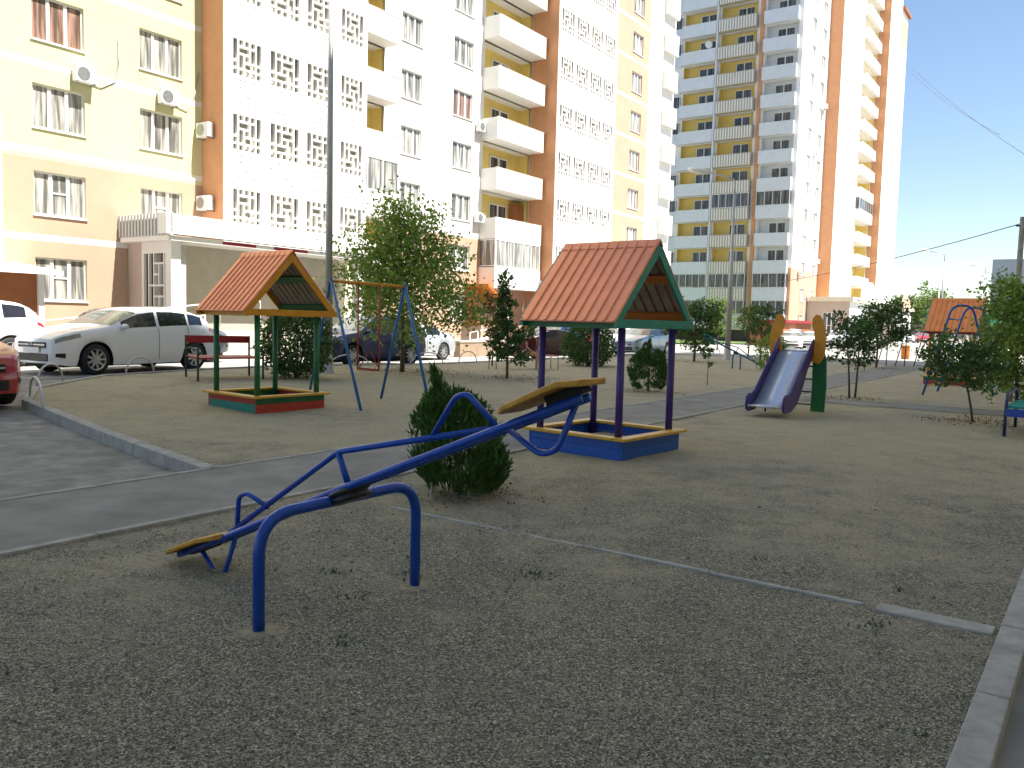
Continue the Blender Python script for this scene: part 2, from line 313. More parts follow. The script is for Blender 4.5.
# ------------------------------------------------ sandbox play houses
def playhouse(label,loc,rz,cols,roofm,group='playhouse sandboxes'):
    (post,gable,rim,board_front,under_front,board_left,under_left,beamc,purl)=cols
    t=thing('playhouse_sandbox',label,'playhouse',loc,rz,group)
    a=.65;b=.68;zr=.25;ze=1.60;zh=2.52;ga=.84
    for (sx0,sx1,sy0,sy1,cu,cl) in((-a,a,-b,-b+.035,board_front,under_front),(-a,a,b-.035,b,board_front,under_front),(-a,-a+.035,-b+.035,b-.035,board_left,under_left),(a-.035,a,-b+.035,b-.035,board_left,under_left)):
        MB().box(sx0,sx1,sy0,sy1,.125,zr-.03).build('side_board',cu,t,bevel=.004)
        MB().box(sx0,sx1,sy0,sy1,-.03,.122).build('side_board',cl,t,bevel=.004)
    w=.15;o_=.07
    for (x0,x1,y0,y1) in((-a-o_,a+o_,-b-o_,-b-o_+w),(-a-o_,a+o_,b+o_-w,b+o_),(-a-o_,-a-o_+w,-b-o_+w+.004,b+o_-w-.004),(a+o_-w,a+o_,-b-o_+w+.004,b+o_-w-.004)):
        MB().box(x0,x1,y0,y1,zr-.03,zr+.005).build('rim_seat',rim,t,bevel=.006)
    # sand heap
    mb=MB();n=12;vs=[];fs=[]
    for i in range(n+1):
        for j in range(n+1):
            x=-a+.04+(2*a-.08)*i/n;y=-b+.04+(2*b-.08)*j/n
            vs.append((x,y,.08+.06*noise.noise(Vector((x*3+loc[0],y*3,0)))+.07*math.exp(-((x*1.7)**2+(y*1.7)**2))))
    for i in range(n):
        for j in range(n):k=i*(n+1)+j;fs.append((k,k+n+1,k+n+2,k+1))
    mb.add(vs,fs).build('sand_fill',m_gravel,t,True)
    for sx in(-1,1):
        for sy in(-1,1):
            MB().tube([(sx*.565,sy*.575,-.02),(sx*.565,sy*.575,ze-.05)],.044,14).build('post',post,t,True)
    # roof: two ribbed sheets
    rf=.69;sl=(zh-ze)/ga
    for sx in(-1,1):
        mb=MB();nr=10
        cs_=[]
        L=2*rf;st=L/nr
        prof=[]
        for k in range(nr):
            y=-rf+k*st
            prof+=[(y,0),(y+st*.08,.018),(y+st*.2,.018),(y+st*.28,0)]
        prof.append((rf,0))
        top0=[];bot0=[]
        nx=sl/math.hypot(sl,1);nz=1/math.hypot(sl,1)
        def pt(u,y,h): # u 0 ridge 1 eave
            x=u*(ga+.03);z=zh-u*(ga+.03)*sl
            return (sx*(x+nx*h),y,z+nz*h)
        vs=[];fs=[];m=len(prof)
        for (y,h) in prof: vs+=[pt(0,y,h+.004),pt(1,y,h+.004),pt(0,y,h),pt(1,y,h)]
        for i in range(m-1):
            q=4*i;fs+=[(q,q+1,q+5,q+4),(q+2,q+6,q+7,q+3),(q+1,q+3,q+7,q+5),(q,q+4,q+6,q+2)]
        fs+=[(0,2,3,1),(4*m-4,4*m-3,4*m-1,4*m-2)]
        mb.add(vs,fs).build('roof_sheet',roofm,t)
        # under lining, rafters/purlins
        mb=MB();q=[pt(.02,-rf+.03,-.012),pt(.98,-rf+.03,-.012),pt(.98,rf-.03,-.012),pt(.02,rf-.03,-.012)];q2=[pt(.02,-rf+.03,-.006),pt(.98,-rf+.03,-.006),pt(.98,rf-.03,-.006),pt(.02,rf-.03,-.006)]
        for k in range(10):
            y0=-rf+.03+k*.142;y1=y0+.11
            v=[pt(.02,y0,-.006),pt(.98,y0,-.006),pt(.98,y1,-.006),pt(.02,y1,-.006),pt(.02,y0,-.02),pt(.98,y0,-.02),pt(.98,y1,-.02),pt(.02,y1,-.02)]
            mb.add(v,[(0,1,2,3),(4,7,6,5),(0,4,5,1),(2,6,7,3),(1,5,6,2),(0,3,7,4)])
        mb.build('roof_lining',m_under,t)
        for u in(.36,.83):
            v=[pt(u,-rf+.05,-.022),pt(u+.1,-rf+.05,-.022),pt(u+.1,rf-.05,-.022),pt(u,rf-.05,-.022),pt(u,-rf+.05,-.06),pt(u+.1,-rf+.05,-.06),pt(u+.1,rf-.05,-.06),pt(u,rf-.05,-.06)]
            MB().add(v,[(0,1,2,3),(4,7,6,5),(0,4,5,1),(2,6,7,3),(1,5,6,2),(0,3,7,4)]).build('purlin',purl,t)
        # eave board
        MB().box(min(sx*(ga-.10),sx*(ga-.07)),max(sx*(ga-.10),sx*(ga-.07)),-rf+.06,rf-.06,ze-.11,ze-.02).build('eave_board',beamc,t)
        MB().tube([(sx*(ga+.03),-rf,ze-.035),(sx*(ga+.03),rf,ze-.035)],.012,6).build('roof_edge_trim',roofm,t)
    MB().prism([(-.07,zh-.06),(0,zh+.028),(.07,zh-.06),(.06,zh-.06),(0,zh+.018),(-.06,zh-.06)],-rf-.01,rf+.01).build('ridge_cap',roofm,t)
    for y0,y1 in((-rf+.0,-rf+.03),(rf-.03,rf)):
        for sx in(-1,1):
            MB().prism([(0,zh-.02),(0,zh-.16),(sx*(ga-.12),ze+.0),(sx*(ga+.03),ze-.03)][::sx],y0,y1).build('barge_board',gable,t,bevel=.003)
        MB().box(-ga-.02,ga+.02,y0-.006,y1+.006,ze-.1,ze+.0).build('tie_beam',gable,t,bevel=.006)
    return t
playhouse('sandbox playhouse with green posts, yellow gable and red metal roof',(-4.05,13.66,zt(-4,13.7)-.0),.888,(p_green,p_amb,p_yel,p_green,p_red,p_red,p_teal,p_amb,p_green),m_roof)
playhouse('sandbox playhouse with purple posts, green gable and blue sides',(1.165,10.25,0),.86,(p_purp,p_teal,p_yel,p_blue2,p_blue2,p_blue2,p_blue2,p_green,p_org),m_roof)
playhouse('sandbox playhouse with orange roof, blue gable and yellow posts behind the trees at the right',(13.1,24.6,0),.88,(p_amb,p_cyan,p_yel,p_green,p_red,p_green,p_red,p_dred,p_org),m_roof2)
# ------------------------------------------------ seesaw
def seesaw(label,loc,rz,cols=(p_blue,p_seat),tilt=1,small=False):
    t=thing('seesaw',label,'seesaw',loc,rz,'seesaws')   # local x = beam direction, y = across
    fr,st=cols
    MB().tube(arc_pts([Vector((q*math.sin(.13),q*math.cos(.13),z)) for q,z in((-.52,-.1),(-.52,.57),(.52,.60),(.52,-.1))],.2,8),.03,14).build('support_frame',fr,t,True)
    mb=MB()
    def P(u,z,y=0): return (u,y,z)
    for y in(-.065,.065): mb.tube([P(-1.36,.05,y*.6),P(-.95,.215,y),P(0,.635,y),P(1.0,1.05,y),P(1.42,1.225,y*.6)],.021,10)
    for u in(-1.3,-.4,.4,1.2): mb.tube([P(u,.63+u*.425,-.07),P(u,.63+u*.425,.07)],.014,8)
    mb.build('beam',fr,t,True)
    MB().tube(arc_pts([P(-.98,.215),P(-.05,.83),P(.96,1.05)],.03,3),.0165,10).build('top_rail',fr,t,True)
    MB().tube([P(-.05,.83),P(.03,.65)],.018,10).build('strut',fr,t,True)
    mb=MB();T=Matrix.Rotation(-.4,4,'Y')
    mb.lathe([(0,-.03),(.1,-.03),(.115,-.02),(.115,.0),(.1,.005),(.1,.012),(.115,.016),(.115,.034),(.1,.04),(0,.04)],24,T=Matrix.Translation((.04,0,.605))@T);mb.build('pivot',m_dark if not small else fr,t,True)
    for sgn,h in((-1,[(-.87,.25),(-.85,.48),(-.78,.51),(-.6,.45)]),(1,[(.59,.985),(.72,1.18),(.79,1.2),(.96,1.06)])):
        MB().tube(arc_pts([P(*q) for q in h],.09,5),.0145,10).build('handle',fr,t,True)
    for h in([(-1.2,.1),(-1.06,-.02),(-.98,-.01),(-.87,.25)],[(1.03,1.05),(1.2,.95),(1.29,.98),(1.38,1.2)]):
        MB().tube(arc_pts([P(*q) for q in h],.08,5),.0145,10).build('foot_rest',fr,t,True)
    for (u0,z0,u1,z1,u2,z2) in((1.03,1.14,1.35,1.285,1.47,1.30),(-1.40,.07,-1.08,.20,-.9,.25)):
        a=Vector((u0,0,z0));b=Vector((u1,0,z1));c=Vector((u2,0,z2));mb=MB();prev=None;vs=[];fs=[]
        ww=[(a,.10),(a+(b-a)*.12,.14),(a+(b-a)*.5,.155),(b,.15),(c-(c-b)*.15,.13),(c,.09)]
        for p,hw in ww: vs+=[p+Vector((0,-hw,.014)),p+Vector((0,hw,.014)),p+Vector((0,hw,-.016)),p+Vector((0,-hw,-.016))]
        for i in range(len(ww)-1):
            k=4*i
            for q in range(4):fs.append((k+q,k+(q+1)%4,k+4+(q+1)%4,k+4+q))
        fs+=[(3,2,1,0),tuple(len(vs)-4+i for i in range(4))]
        mb.add(vs,fs).build('seat',st,t,bevel=.008)
        mid=(b if u0>0 else b-(b-a)*.2);MB().box(-.13,.06,-.045,.045,-.06,-.017,Matrix.Translation(mid)@Matrix.Rotation(-.40,4,'Y')).build('seat_bracket',m_black,t)
    return t
sw=seesaw('blue tubular seesaw with worn ochre seats in the foreground',(-.875,4.36,0),math.atan2(-.54,.84))
g1=Gt(734,369);g2=Gt(745,368.5);
s2_=seesaw('small dark blue seesaw with its raised seat near the far lamp post',(8.2,30.4,0),math.atan2(-.45,-.9)-.0,(p_cyan,p_turq))
s2_.scale=(1.05,.55,.95)
# blue and white jacket lying on the raised far seat
# ------------------------------------------------ slide
def slide():
    t=thing('slide','metal slide with violet sides, yellow tops and green ladder posts','slide',(4.36,14.22,0),ANG-math.pi/2)
    # local x across (nA), y along away from the lip (dA)
    path=[(0,.20),(.22,.20),(.42,.26),(1.62,1.13),(1.9,1.16)]
    pts=arc_pts([(0,y,z) for y,z in path],.25,6);mb=MB();vs=[];fs=[]
    for p in pts: vs+=[(-.3,p.y,p.z),(.3,p.y,p.z),(.3,p.y,p.z-.012),(-.3,p.y,p.z-.012)]
    for i in range(len(pts)-1):
        k=4*i;fs+=[(k,k+1,k+5,k+4),(k+2,k+3,k+7,k+6),(k+1,k+2,k+6,k+5),(k+3,k,k+4,k+7)]
    fs+=[(0,3,2,1),tuple(len(vs)-4+i for i in range(4))]
    mb.add(vs,fs).build('chute',m_steel,t,True)
    MB().tube([(-.3,-.01,.195),(.3,-.01,.195)],.022,10).build('lip',m_steel,t,True)
    for sx in(-1,1):
        x0,x1=(sx*.335,sx*.302);x0,x1=min(x0,x1),max(x0,x1)
        up=[(-.03,.12),(-.05,.24),(-.02,.35),(.08,.40),(.25,.40),(.40,.45),(.55,.56),(1.6,1.32),(1.66,1.36)]
        lo=[(1.66,1.02),(1.55,.98),(1.3,.78),(1.0,.42),(.75,.2),(.4,.09),(.1,.08)]
        vs=[Vector((0,y,z)) for y,z in up+lo];n=len(vs)
        V=[(x0,v.y,v.z) for v in vs]+[(x1,v.y,v.z) for v in vs]
        MB().add(V,[tuple(range(n)),tuple(range(n,2*n))[::-1]]+[(i,i+n,(i+1)%n+n,(i+1)%n) for i in range(n)]).build('side_panel',p_purp,t,bevel=.006)
        # wavy yellow top and green leg, broad side to the front
        yl=[(.02,.93),(-.01,1.05),(.02,1.2),(.06,1.34),(.04,1.48),(-.01,1.60),(0,1.74),(.06,1.81),(.13,1.80),(.19,1.72),(.24,1.58),(.27,1.4),(.27,1.2),(.25,1.02),(.17,.90)]
        yl=[(sx*(.27+x*.95) if sx>0 else -.27-x*.95+.02,z) for x,z in yl]
        MB().prism(yl,1.69,1.725).build('grip_panel',p_amb,t,bevel=.006)
        yl=[(.02,-.05),(.03,.5),(.02,1.0),(.05,1.25),(.12,1.28),(.2,1.22),(.27,.95),(.29,.5),(.27,-.05)]
        yl=[(sx*(.27+x),z) for x,z in yl] if sx>0 else [(-.45+x,z) for x,z in yl]
        MB().prism(yl,1.76,1.80).build('leg_panel',p_green,t,bevel=.006)
    for z in(.12,.36,.6,.84,1.05): MB().tube([(-.31,1.86,z),(.31,1.86,z)],.014,8).build('rung',m_dark,t,True)
    MB().box(-.3,.3,1.64,1.98,1.10,1.13).build('platform',m_dark,t)
    MB().tube([(-.31,1.0,-.05),(-.31,1.0,.42)],.018,8).build('support',p_purp,t,True)
slide()
# ------------------------------------------------ swing
def swing():
    t=thing('swing_set','small swing with blue A-frame legs and yellow top bar','swing')
    A=Vector((-3.32,15.1,2.22));B=Vector((-2.0,15.25,2.15))
    ap=[(A,[Gt(361,411),Vector((-4.05,16.55,0))]),(B,[Gt(381,398.5),Gt(430,409)])]
    for a,ls in ap:
        for l in ls:
            d=(a-l).normalized();MB().tube([l-d*.05,a+d*.03],.026,12).build('leg',p_cyan,t,True)
    MB().tube([A+Vector((-.03,0,-.03)),B+Vector((.03,0,-.03))],.028,12).build('top_bar',p_amb,t,True)
    e=(B-A);u=e.normalized();w=Vector((-u.y,u.x,0))
    p1=A+e*.37;p2=A+e*.66
    for p in(p1,p2):
        MB().tube([p+Vector((0,0,-.06)),p+Vector((0,0,-1.6))],.015,8).build('hanger_rod',p_red,t,True)
        MB().tube([p+Vector((0,0,-.0)),p+Vector((0,0,-.07))],.025,8).build('hinge',p_red,t,True)
    b=Vector((0,0,-1.6))
    MB().tube([p1+b,p2+b,p2+b+w*.34,p1+b+w*.34],.011,8,closed=True).build('seat_frame',p_red,t,True)
    MB().tube([p1+b+w*.34,(p1+p2)/2+b+w*.34+Vector((0,0,.34)),p2+b+w*.34],.011,8).build('seat_back',p_red,t,True)
swing()
# ------------------------------------------------ benches
def bench(label,name,BL,BR,FL,FR,legm,seatm,backm,sh=.45,bh=.92,over=.03):
    t=thing(name,label,'bench')
    for i,(a,top) in enumerate(((BL,bh),(BR,bh),(FL,sh+.18),(FR,sh+.18))):
        MB().box(-.02,.02,-.02,.02,-.05,top,Matrix.Translation(a)@Matrix.Rotation(.55,4,'Z')).build('leg',legm,t,bevel=.003)
    for b_,f_2 in((BL,FL),(BR,FR)):
        MB().tube(arc_pts([b_+Vector((0,0,sh+.18)),(b_+f_2)/2+Vector((0,0,sh+.24)),f_2+Vector((0,0,sh+.17))],.2,4),.016,8).build('armrest',legm,t,True)
    def plank(a,b,c,d,z0,z1,m,nm):
        vs=[v+Vector((0,0,z)) for z in(z0,z1) for v in(a,b,c,d)]
        MB().add(vs,[(0,3,2,1),(4,5,6,7),(0,1,5,4),(1,2,6,5),(2,3,7,6),(3,0,4,7)]).build(nm,m,t,bevel=.004)
    for k in range(3):
        a=.02+k*.33;b=a+.3
        plank(BL.lerp(FL,a),BR.lerp(FR,a),BR.lerp(FR,b),BL.lerp(FL,b),sh,sh+.035,seatm,'seat_plank')
    n=(FL-BL).normalized()*.04
    plank(BL+n*.6,BR+n*.6,BR+n*1.4,BL+n*1.4,bh-.16,bh,backm,'backrest')
    return t
bench('crimson bench with dark frame behind the green-posted playhouse','park_bench',Gt(186,377),Gt(249,376),Gt(198,381),Gt(263,379),p_dgreen,p_dred,p_dred)
q=Vector((8.42,13.2,0));
def bench2():
    t=thing('park_bench','low turquoise bench with curved dark blue end at the right edge','bench')
    F1=Gt(1004,436);B1=Gt(1015,427);ax=Vector((dA[0],dA[1],0))*.0+Vector((nA[0],nA[1],0))
    ex=ax*1.4
    for o in(Vector((0,0,0)),ex):
        up=Vector((0,0,1))
        MB().tube(arc_pts([F1+o-up*.05,F1+o+up*.62,B1+o+up*.66,B1+o-up*.05],.28,6),.024,10).build('end_frame',mat('navy_paint',(.012,.02,.09),.4),t,True)
    for k in range(3):
        a=F1.lerp(B1,.03+k*.32);b=F1.lerp(B1,.31+k*.32);vs=[v+Vector((0,0,z)) for z in(.42,.46) for v in(a,b,b+ex,a+ex)]
        MB().add(vs,[(0,3,2,1),(4,5,6,7),(0,1,5,4),(1,2,6,5),(2,3,7,6),(3,0,4,7)]).build('seat_plank',p_turq,t,bevel=.004)
    vs=[v+Vector((0,0,z)) for z in(.30,.415) for v in(F1,F1-(B1-F1).normalized()*.03,F1-(B1-F1).normalized()*.03+ex,F1+ex)]
    MB().add(vs,[(0,3,2,1),(4,5,6,7),(0,1,5,4),(1,2,6,5),(2,3,7,6),(3,0,4,7)]).build('seat_apron',p_blue,t)
bench2()
# climbing arch at the right
def climber():
    t=thing('climbing_frame','blue arched ladder climbing frame half hidden by the right hand trees','climbing frame')
    a0=Gt(922,395);a1=Gt(937,391)
    ex=Vector((nA[0],nA[1],0))*1.3*0+Vector((1.9,.25,0))
    mid=(a0+a1)/2
    for s,a in((0,a0),(1,a1)):
        pts=arc_pts([a-Vector((0,0,.05)),a+ex*.34+Vector((0,0,2.2)),a+ex*.62+Vector((0,0,2.2)),a+ex+Vector((0,0,-.05))],.45,8)
        MB().tube(pts,.028,10).build('arch_tube',p_cyan,t,True)
    for k in range(6):
        u=.1+k*.15;p=a0.lerp(a0+ex*.34+Vector((0,0,2.2)),u);q2=a1.lerp(a1+ex*.34+Vector((0,0,2.2)),u)
        MB().tube([p,q2],.018,8).build('rung',p_cyan if k%2 else p_amb,t,True)
    for k in range(5):
        u=.1+k*.17;p=(a0+ex).lerp(a0+ex*.62+Vector((0,0,2.2)),u);q2=(a1+ex).lerp(a1+ex*.62+Vector((0,0,2.2)),u)
        MB().tube([p,q2],.018,8).build('rung',p_cyan,t,True)
climber()
# low climbing bars near the tree right of the slide
def bars():
    t=thing('balance_bars','row of thin dark slanted climbing bars between the far trees','climbing bars')
    a=W(-8.6,38.5);b=W(-6.2,39.5)
    for k in range(8):
        p=a.lerp(b,k/7)
        MB().tube([p,p+Vector((.35*(1 if k%2 else -1)*.6+.25,0,1.9))],.02,6).build('bar',m_dark,t,True)
    MB().tube([a+Vector((.3,0,1.9)),b+Vector((.3,0,1.9))],.025,6).build('top_rail',m_dark,t,True)
bars()
# hoops along kerbs
def hoop(label,a,b,h=.45):
    mb=MB();n=14;m=(a+b)/2;pts=[]
    for k in range(n+1):
        th=math.pi*k/n;pts.append(m+(a-b)/2*math.cos(th)+Vector((0,0,h*math.sin(th)**.8-.04)))
    # flat strip hoop with small thickness
    o=mb.tube(pts,.019,8).build('fence_hoop',m_hoop,None,True);tag(o,label,'hoop','metal hoops along the playground kerb')
hoop('grey metal hoop nearest the red car at the kerb corner',Gt(30,398),Gt(43,409),.44)
hoop('grey metal hoop in front of the white hatchback bumper',Gt(37,386),Gt(63,382),.42)
hoop('grey metal hoop beside the white hatchback doors',Gt(126,374.5),Gt(154,373),.42)
hoop('low metal hoop before the navy car front wheel',W(-18.38,17.0),W(-18.38,18.7))
hoop('low metal hoop before the navy car rear wheel',W(-18.38,20.6),W(-18.38,22.3))
hoop('low metal hoop right of the silver sedan on the kerb',W(-18.38,onc(459,-18.38)),W(-18.38,onc(477,-18.38)))
hoop('low metal hoop left of the person on the bench',W(-18.38,onc(520,-18.38)),W(-18.38,onc(532,-18.38)))
hoop('low metal hoop by the white hatchback behind the purple posts',W(-18.38,onc(613,-18.38)),W(-18.38,onc(624,-18.38)))
hoop('pale metal hoop under the far seesaw seat',Gt(713,356),Gt(720,356))
# waste bin
g=Gt(905,359,-.1);mb=MB();mb.lathe([(0,.0),(.27,.0),(.31,.08),(.33,.5),(.33,.95),(.35,.97),(.35,1.03),(.30,1.03),(.29,.6),(0,.6)],20)
o=mb.build('litter_bin',p_org,None,True);o.location=g;o.scale=(.72,.72,.78);tag(o,'round orange litter bin on the sunlit pavement','litter bin')
# ------------------------------------------------ street lamps and wires
def lampmesh(label,base,h,reach,dirx,rb=.11,rt=.045,group='street lamps',diry=0,col=m_lamp,head=True,rise=.9):
    t=thing('street_lamp',label,'street lamp',base,0,group)
    MB().lathe([(rb*1.6,-.1),(rb*1.6,.05),(rb*1.25,.06),(rb*1.2,.5),(rb,.55)],16).build('base',col,t,True)
    MB().tube([(0,0,.5),(0,0,h*.5),(0,0,h-rise)],[rb,(rb+rt)/2,rt],14).build('pole',col,t,True)
    d=Vector((dirx,diry,0)).normalized()
    end=d*reach+Vector((0,0,h))
    MB().tube(arc_pts([(0,0,h-rise),(0,0,h-.25),end-Vector((0,0,.0))],rise*.8,8),rt*.8,10).build('arm',col,t,True)
    if head:
        T=Matrix.Translation(end)@Matrix.Rotation(math.atan2(d.y,d.x),4,'Z')@Matrix.Rotation(-.12,4,'Y')
        mb=MB()
        sec=[(-.05,.04,.04),(.1,.13,.08),(.4,.21,.12),(.75,.20,.11),(.92,.08,.04)]
        vs=[];fs=[];n=10
        for x,w,hh in sec:
            for k in range(n):
                a=2*math.pi*k/n;vs.append(T@Vector((x,w*math.cos(a),hh*math.sin(a)+.01)))
        for i in range(len(sec)-1):
            for k in range(n):fs.append((i*n+k,i*n+(k+1)%n,(i+1)*n+(k+1)%n,(i+1)*n+k))
        fs+=[tuple(range(n))[::-1],tuple(len(vs)-n+k for k in range(n))]
        mb.add(vs,fs).build('lamp_head',m_white,t,True)
    return t
lampmesh('tall grey street lamp pole behind the green-posted playhouse',Gt(328,373),10.6,2.2,-1,.10,.055,rise=1.1)
lampmesh('grey street lamp with white head in front of the balcony tower',Gt(727,360),8.5,1.25,-1,.13,.05,rise=.8)
lampmesh('far street lamp whose head shows left of its pole over the orange playhouse',Vector((41.5,81,-.1)),9.4,1.5,-1,.12,.06,rise=1)
lampmesh('more distant street lamp standing between the orange playhouse and the grey building',Vector((53.4,95,-.1)),9.3,1.8,-1,.12,.06,rise=1)
lampmesh('tiny furthest street lamp against the pale sky',Vector((80,147,-.1)),9.0,1.5,-1,.14,.08,rise=1)
# utility pole at right
pb=Vector((1.0*(1010-512)/830*19.0,19.0,0));pz=H+(333-218)*19/830
t=thing('utility_pole','grey brown utility pole rising behind the tree at the right edge','utility pole',(pb.x+.02,pb.y,0));MB().tube([(0,0,-.1),(0.02,0,pz)],[.075,.055],14).build('pole',mat('weathered_pole',(.30,.285,.26),.8,var=.2,vs=9),t,True)
MB().tube([(-.12,0,pz-.2),(.12,0,pz-.2)],.02,8).build('bracket',m_dark,t,True)
MB().tube([(.06,0,pz-2.1),(.14,-.02,pz-2.05),(.3,-.05,pz-2.0)],[.02,.03,.02],8).build('lamp_bracket',m_white,t,True)
def wire(label,a,b,sag,r=.012,name='power_cable'):
    pts=[]
    for k in range(25):
        u=k/24;p=Vector(a).lerp(Vector(b),u);p.z-=sag*4*u*(1-u);pts.append(p)
    tag(MB().tube(pts,r,5).build(name,m_dark,None,True),label,'cable')
def pix(px,py,d): p=CP+ray(px,py)*d; return Vector(p)
wire('dark power cable sagging from the right utility pole across the tower',(pb.x,pb.y,pz-.15),pix(655,281,60),.9,.011)
wire('thin cable high against the sky right of the tower',pix(912,68,100),pix(1030,158,55),.4,.018)
wire('second thin cable below the high one against the sky',pix(912,74,100),pix(1000,135,62),.4,.016)
# slim mast beside the first far lamp
p=Gt(919,340,-.1);t=thing('mast','slim grey mast in front of the green banner and far trees','mast',(31.5,62,-.1));MB().tube([(0,0,0),(0,0,5.6)],[.09,.06],8).build('pole',m_lamp,t,True)
MB().lathe([(.2,0),(.2,.08),(.1,.1)],10).build('base',m_lamp,t)
# ------------------------------------------------ walls, windows
class Fac:
    """facade frame: O origin, a along, n outward"""
    def __init__(s,c,t,alongdir,normal): s.O=W(c,t);s.a=Vector(alongdir);s.n=Vector(normal)
    def P(s,u,z,d=0): return s.O+s.a*u+s.n*d+Vector((0,0,z))
def facA(c): return Fac(c,0,tuple(dA),tuple(nA))         # u = t
def facS(t): return Fac(0,t,tuple(nA),tuple(-dA))        # u = c , faces the camera side
def wall(name,fc,u0,u1,z0,z1,holes,m,parent,depth=.18,back=0,bands=None):
    """front face with real openings and reveals; bands: list of (zmin,zmax,matindex)"""
    mb=MB()
    us=sorted(set([u0,u1]+[h[0] for h in holes]+[h[1] for h in holes]));zs=[z0,z1]
    for h in holes: zs+=[h[2],h[3]]
    if bands:
        for b in bands: zs+=[b[0],b[1]]
    us=[u for u in us if u0<=u<=u1];zs=sorted(set(z for z in zs if z0<=z<=z1))
    for i in range(len(us)-1):
        for j in range(len(zs)-1):
            cu=(us[i]+us[i+1])/2;cz=(zs[j]+zs[j+1])/2
            if any(h[0]<cu<h[1] and h[2]<cz<h[3] for h in holes): continue
            mb.cur=0
            if bands:
                for b in bands:
                    if b[0]<=cz<=b[1]: mb.cur=b[2]
            mb.add([fc.P(us[i],zs[j]),fc.P(us[i+1],zs[j]),fc.P(us[i+1],zs[j+1]),fc.P(us[i],zs[j+1])],[(0,1,2,3)])
    mb.cur=0
    for (a,b,c,d) in holes:
        q=[fc.P(a,c),fc.P(b,c),fc.P(b,d),fc.P(a,d)];r=[fc.P(a,c,-depth),fc.P(b,c,-depth),fc.P(b,d,-depth),fc.P(a,d,-depth)]
        mb.add(q+r,[(0,4,5,1),(1,5,6,2),(2,6,7,3),(3,7,4,0)])
    if back:
        mb.add([fc.P(u0,z0),fc.P(u1,z0),fc.P(u1,z1),fc.P(u0,z1),fc.P(u0,z0,-back),fc.P(u1,z0,-back),fc.P(u1,z1,-back),fc.P(u0,z1,-back)],[(0,3,7,4),(1,5,6,2),(3,2,6,7),(4,7,6,5)])
    return mb.build(name,m,parent,recalc=False)
WC={}
def window(fc,u0,u1,z0,z1,parent,depth=.12,panes=3,glass=None,sill=True,lit=0,cross=None):
    """white frame part with its pane as a sub part; meshes shared by size"""
    w=u1-u0;h=z1-z0;glass=glass or g_cur;key=(round(w,2),round(h,2),panes,glass.name,sill,cross)
    if key not in WC:
        f=MB();e=.055
        f.box(0,w,-.03,.03,0,e).box(0,w,-.03,.03,h-e,h).box(0,e,-.03,.03,e,h-e).box(w-e,w,-.03,.03,e,h-e)
        for k in range(1,panes): x=w*k/panes;f.box(x-.055,x+.055,-.034,.034,e,h-e)
        if cross is not None:
            x0=w*cross/panes+.05;x1=w*(cross+1)/panes-.05;f.box(x0,x1,-.028,.028,h*.52,h*.52+.05)
        if sill: f.box(-.04,w+.04,.0,.17,-.04,-.002)
        fo=f.build('window',m_frame);C.objects.unlink(fo)
        p=MB().box(.02,w-.02,-.02,.0,.02,h-.02);po=p.build('pane',glass);C.objects.unlink(po)
        WC[key]=(fo.data,po.data)
    fm,pm=WC[key]
    o=bpy.data.objects.new('window',fm);C.objects.link(o);o.parent=parent
    X=fc.a;Y=fc.n
    mw=Matrix(((X.x,Y.x,0,0),(X.y,Y.y,0,0),(0,0,1,0),(0,0,0,1)))
    mw.translation=fc.P(u0,z0,-depth);o.matrix_local=mw
    p=bpy.data.objects.new('pane',pm);C.objects.link(p);p.parent=o
    return o
def fbox(mb,fc,u0,u1,z0,z1,d0,d1):
    vs=[fc.P(u,z,d) for z in(z0,z1) for d in(d0,d1) for u in(u0,u1)]
    mb.add(vs,[(0,2,3,1),(4,5,7,6),(0,1,5,4),(2,6,7,3),(0,4,6,2),(1,3,7,5)]);return mb
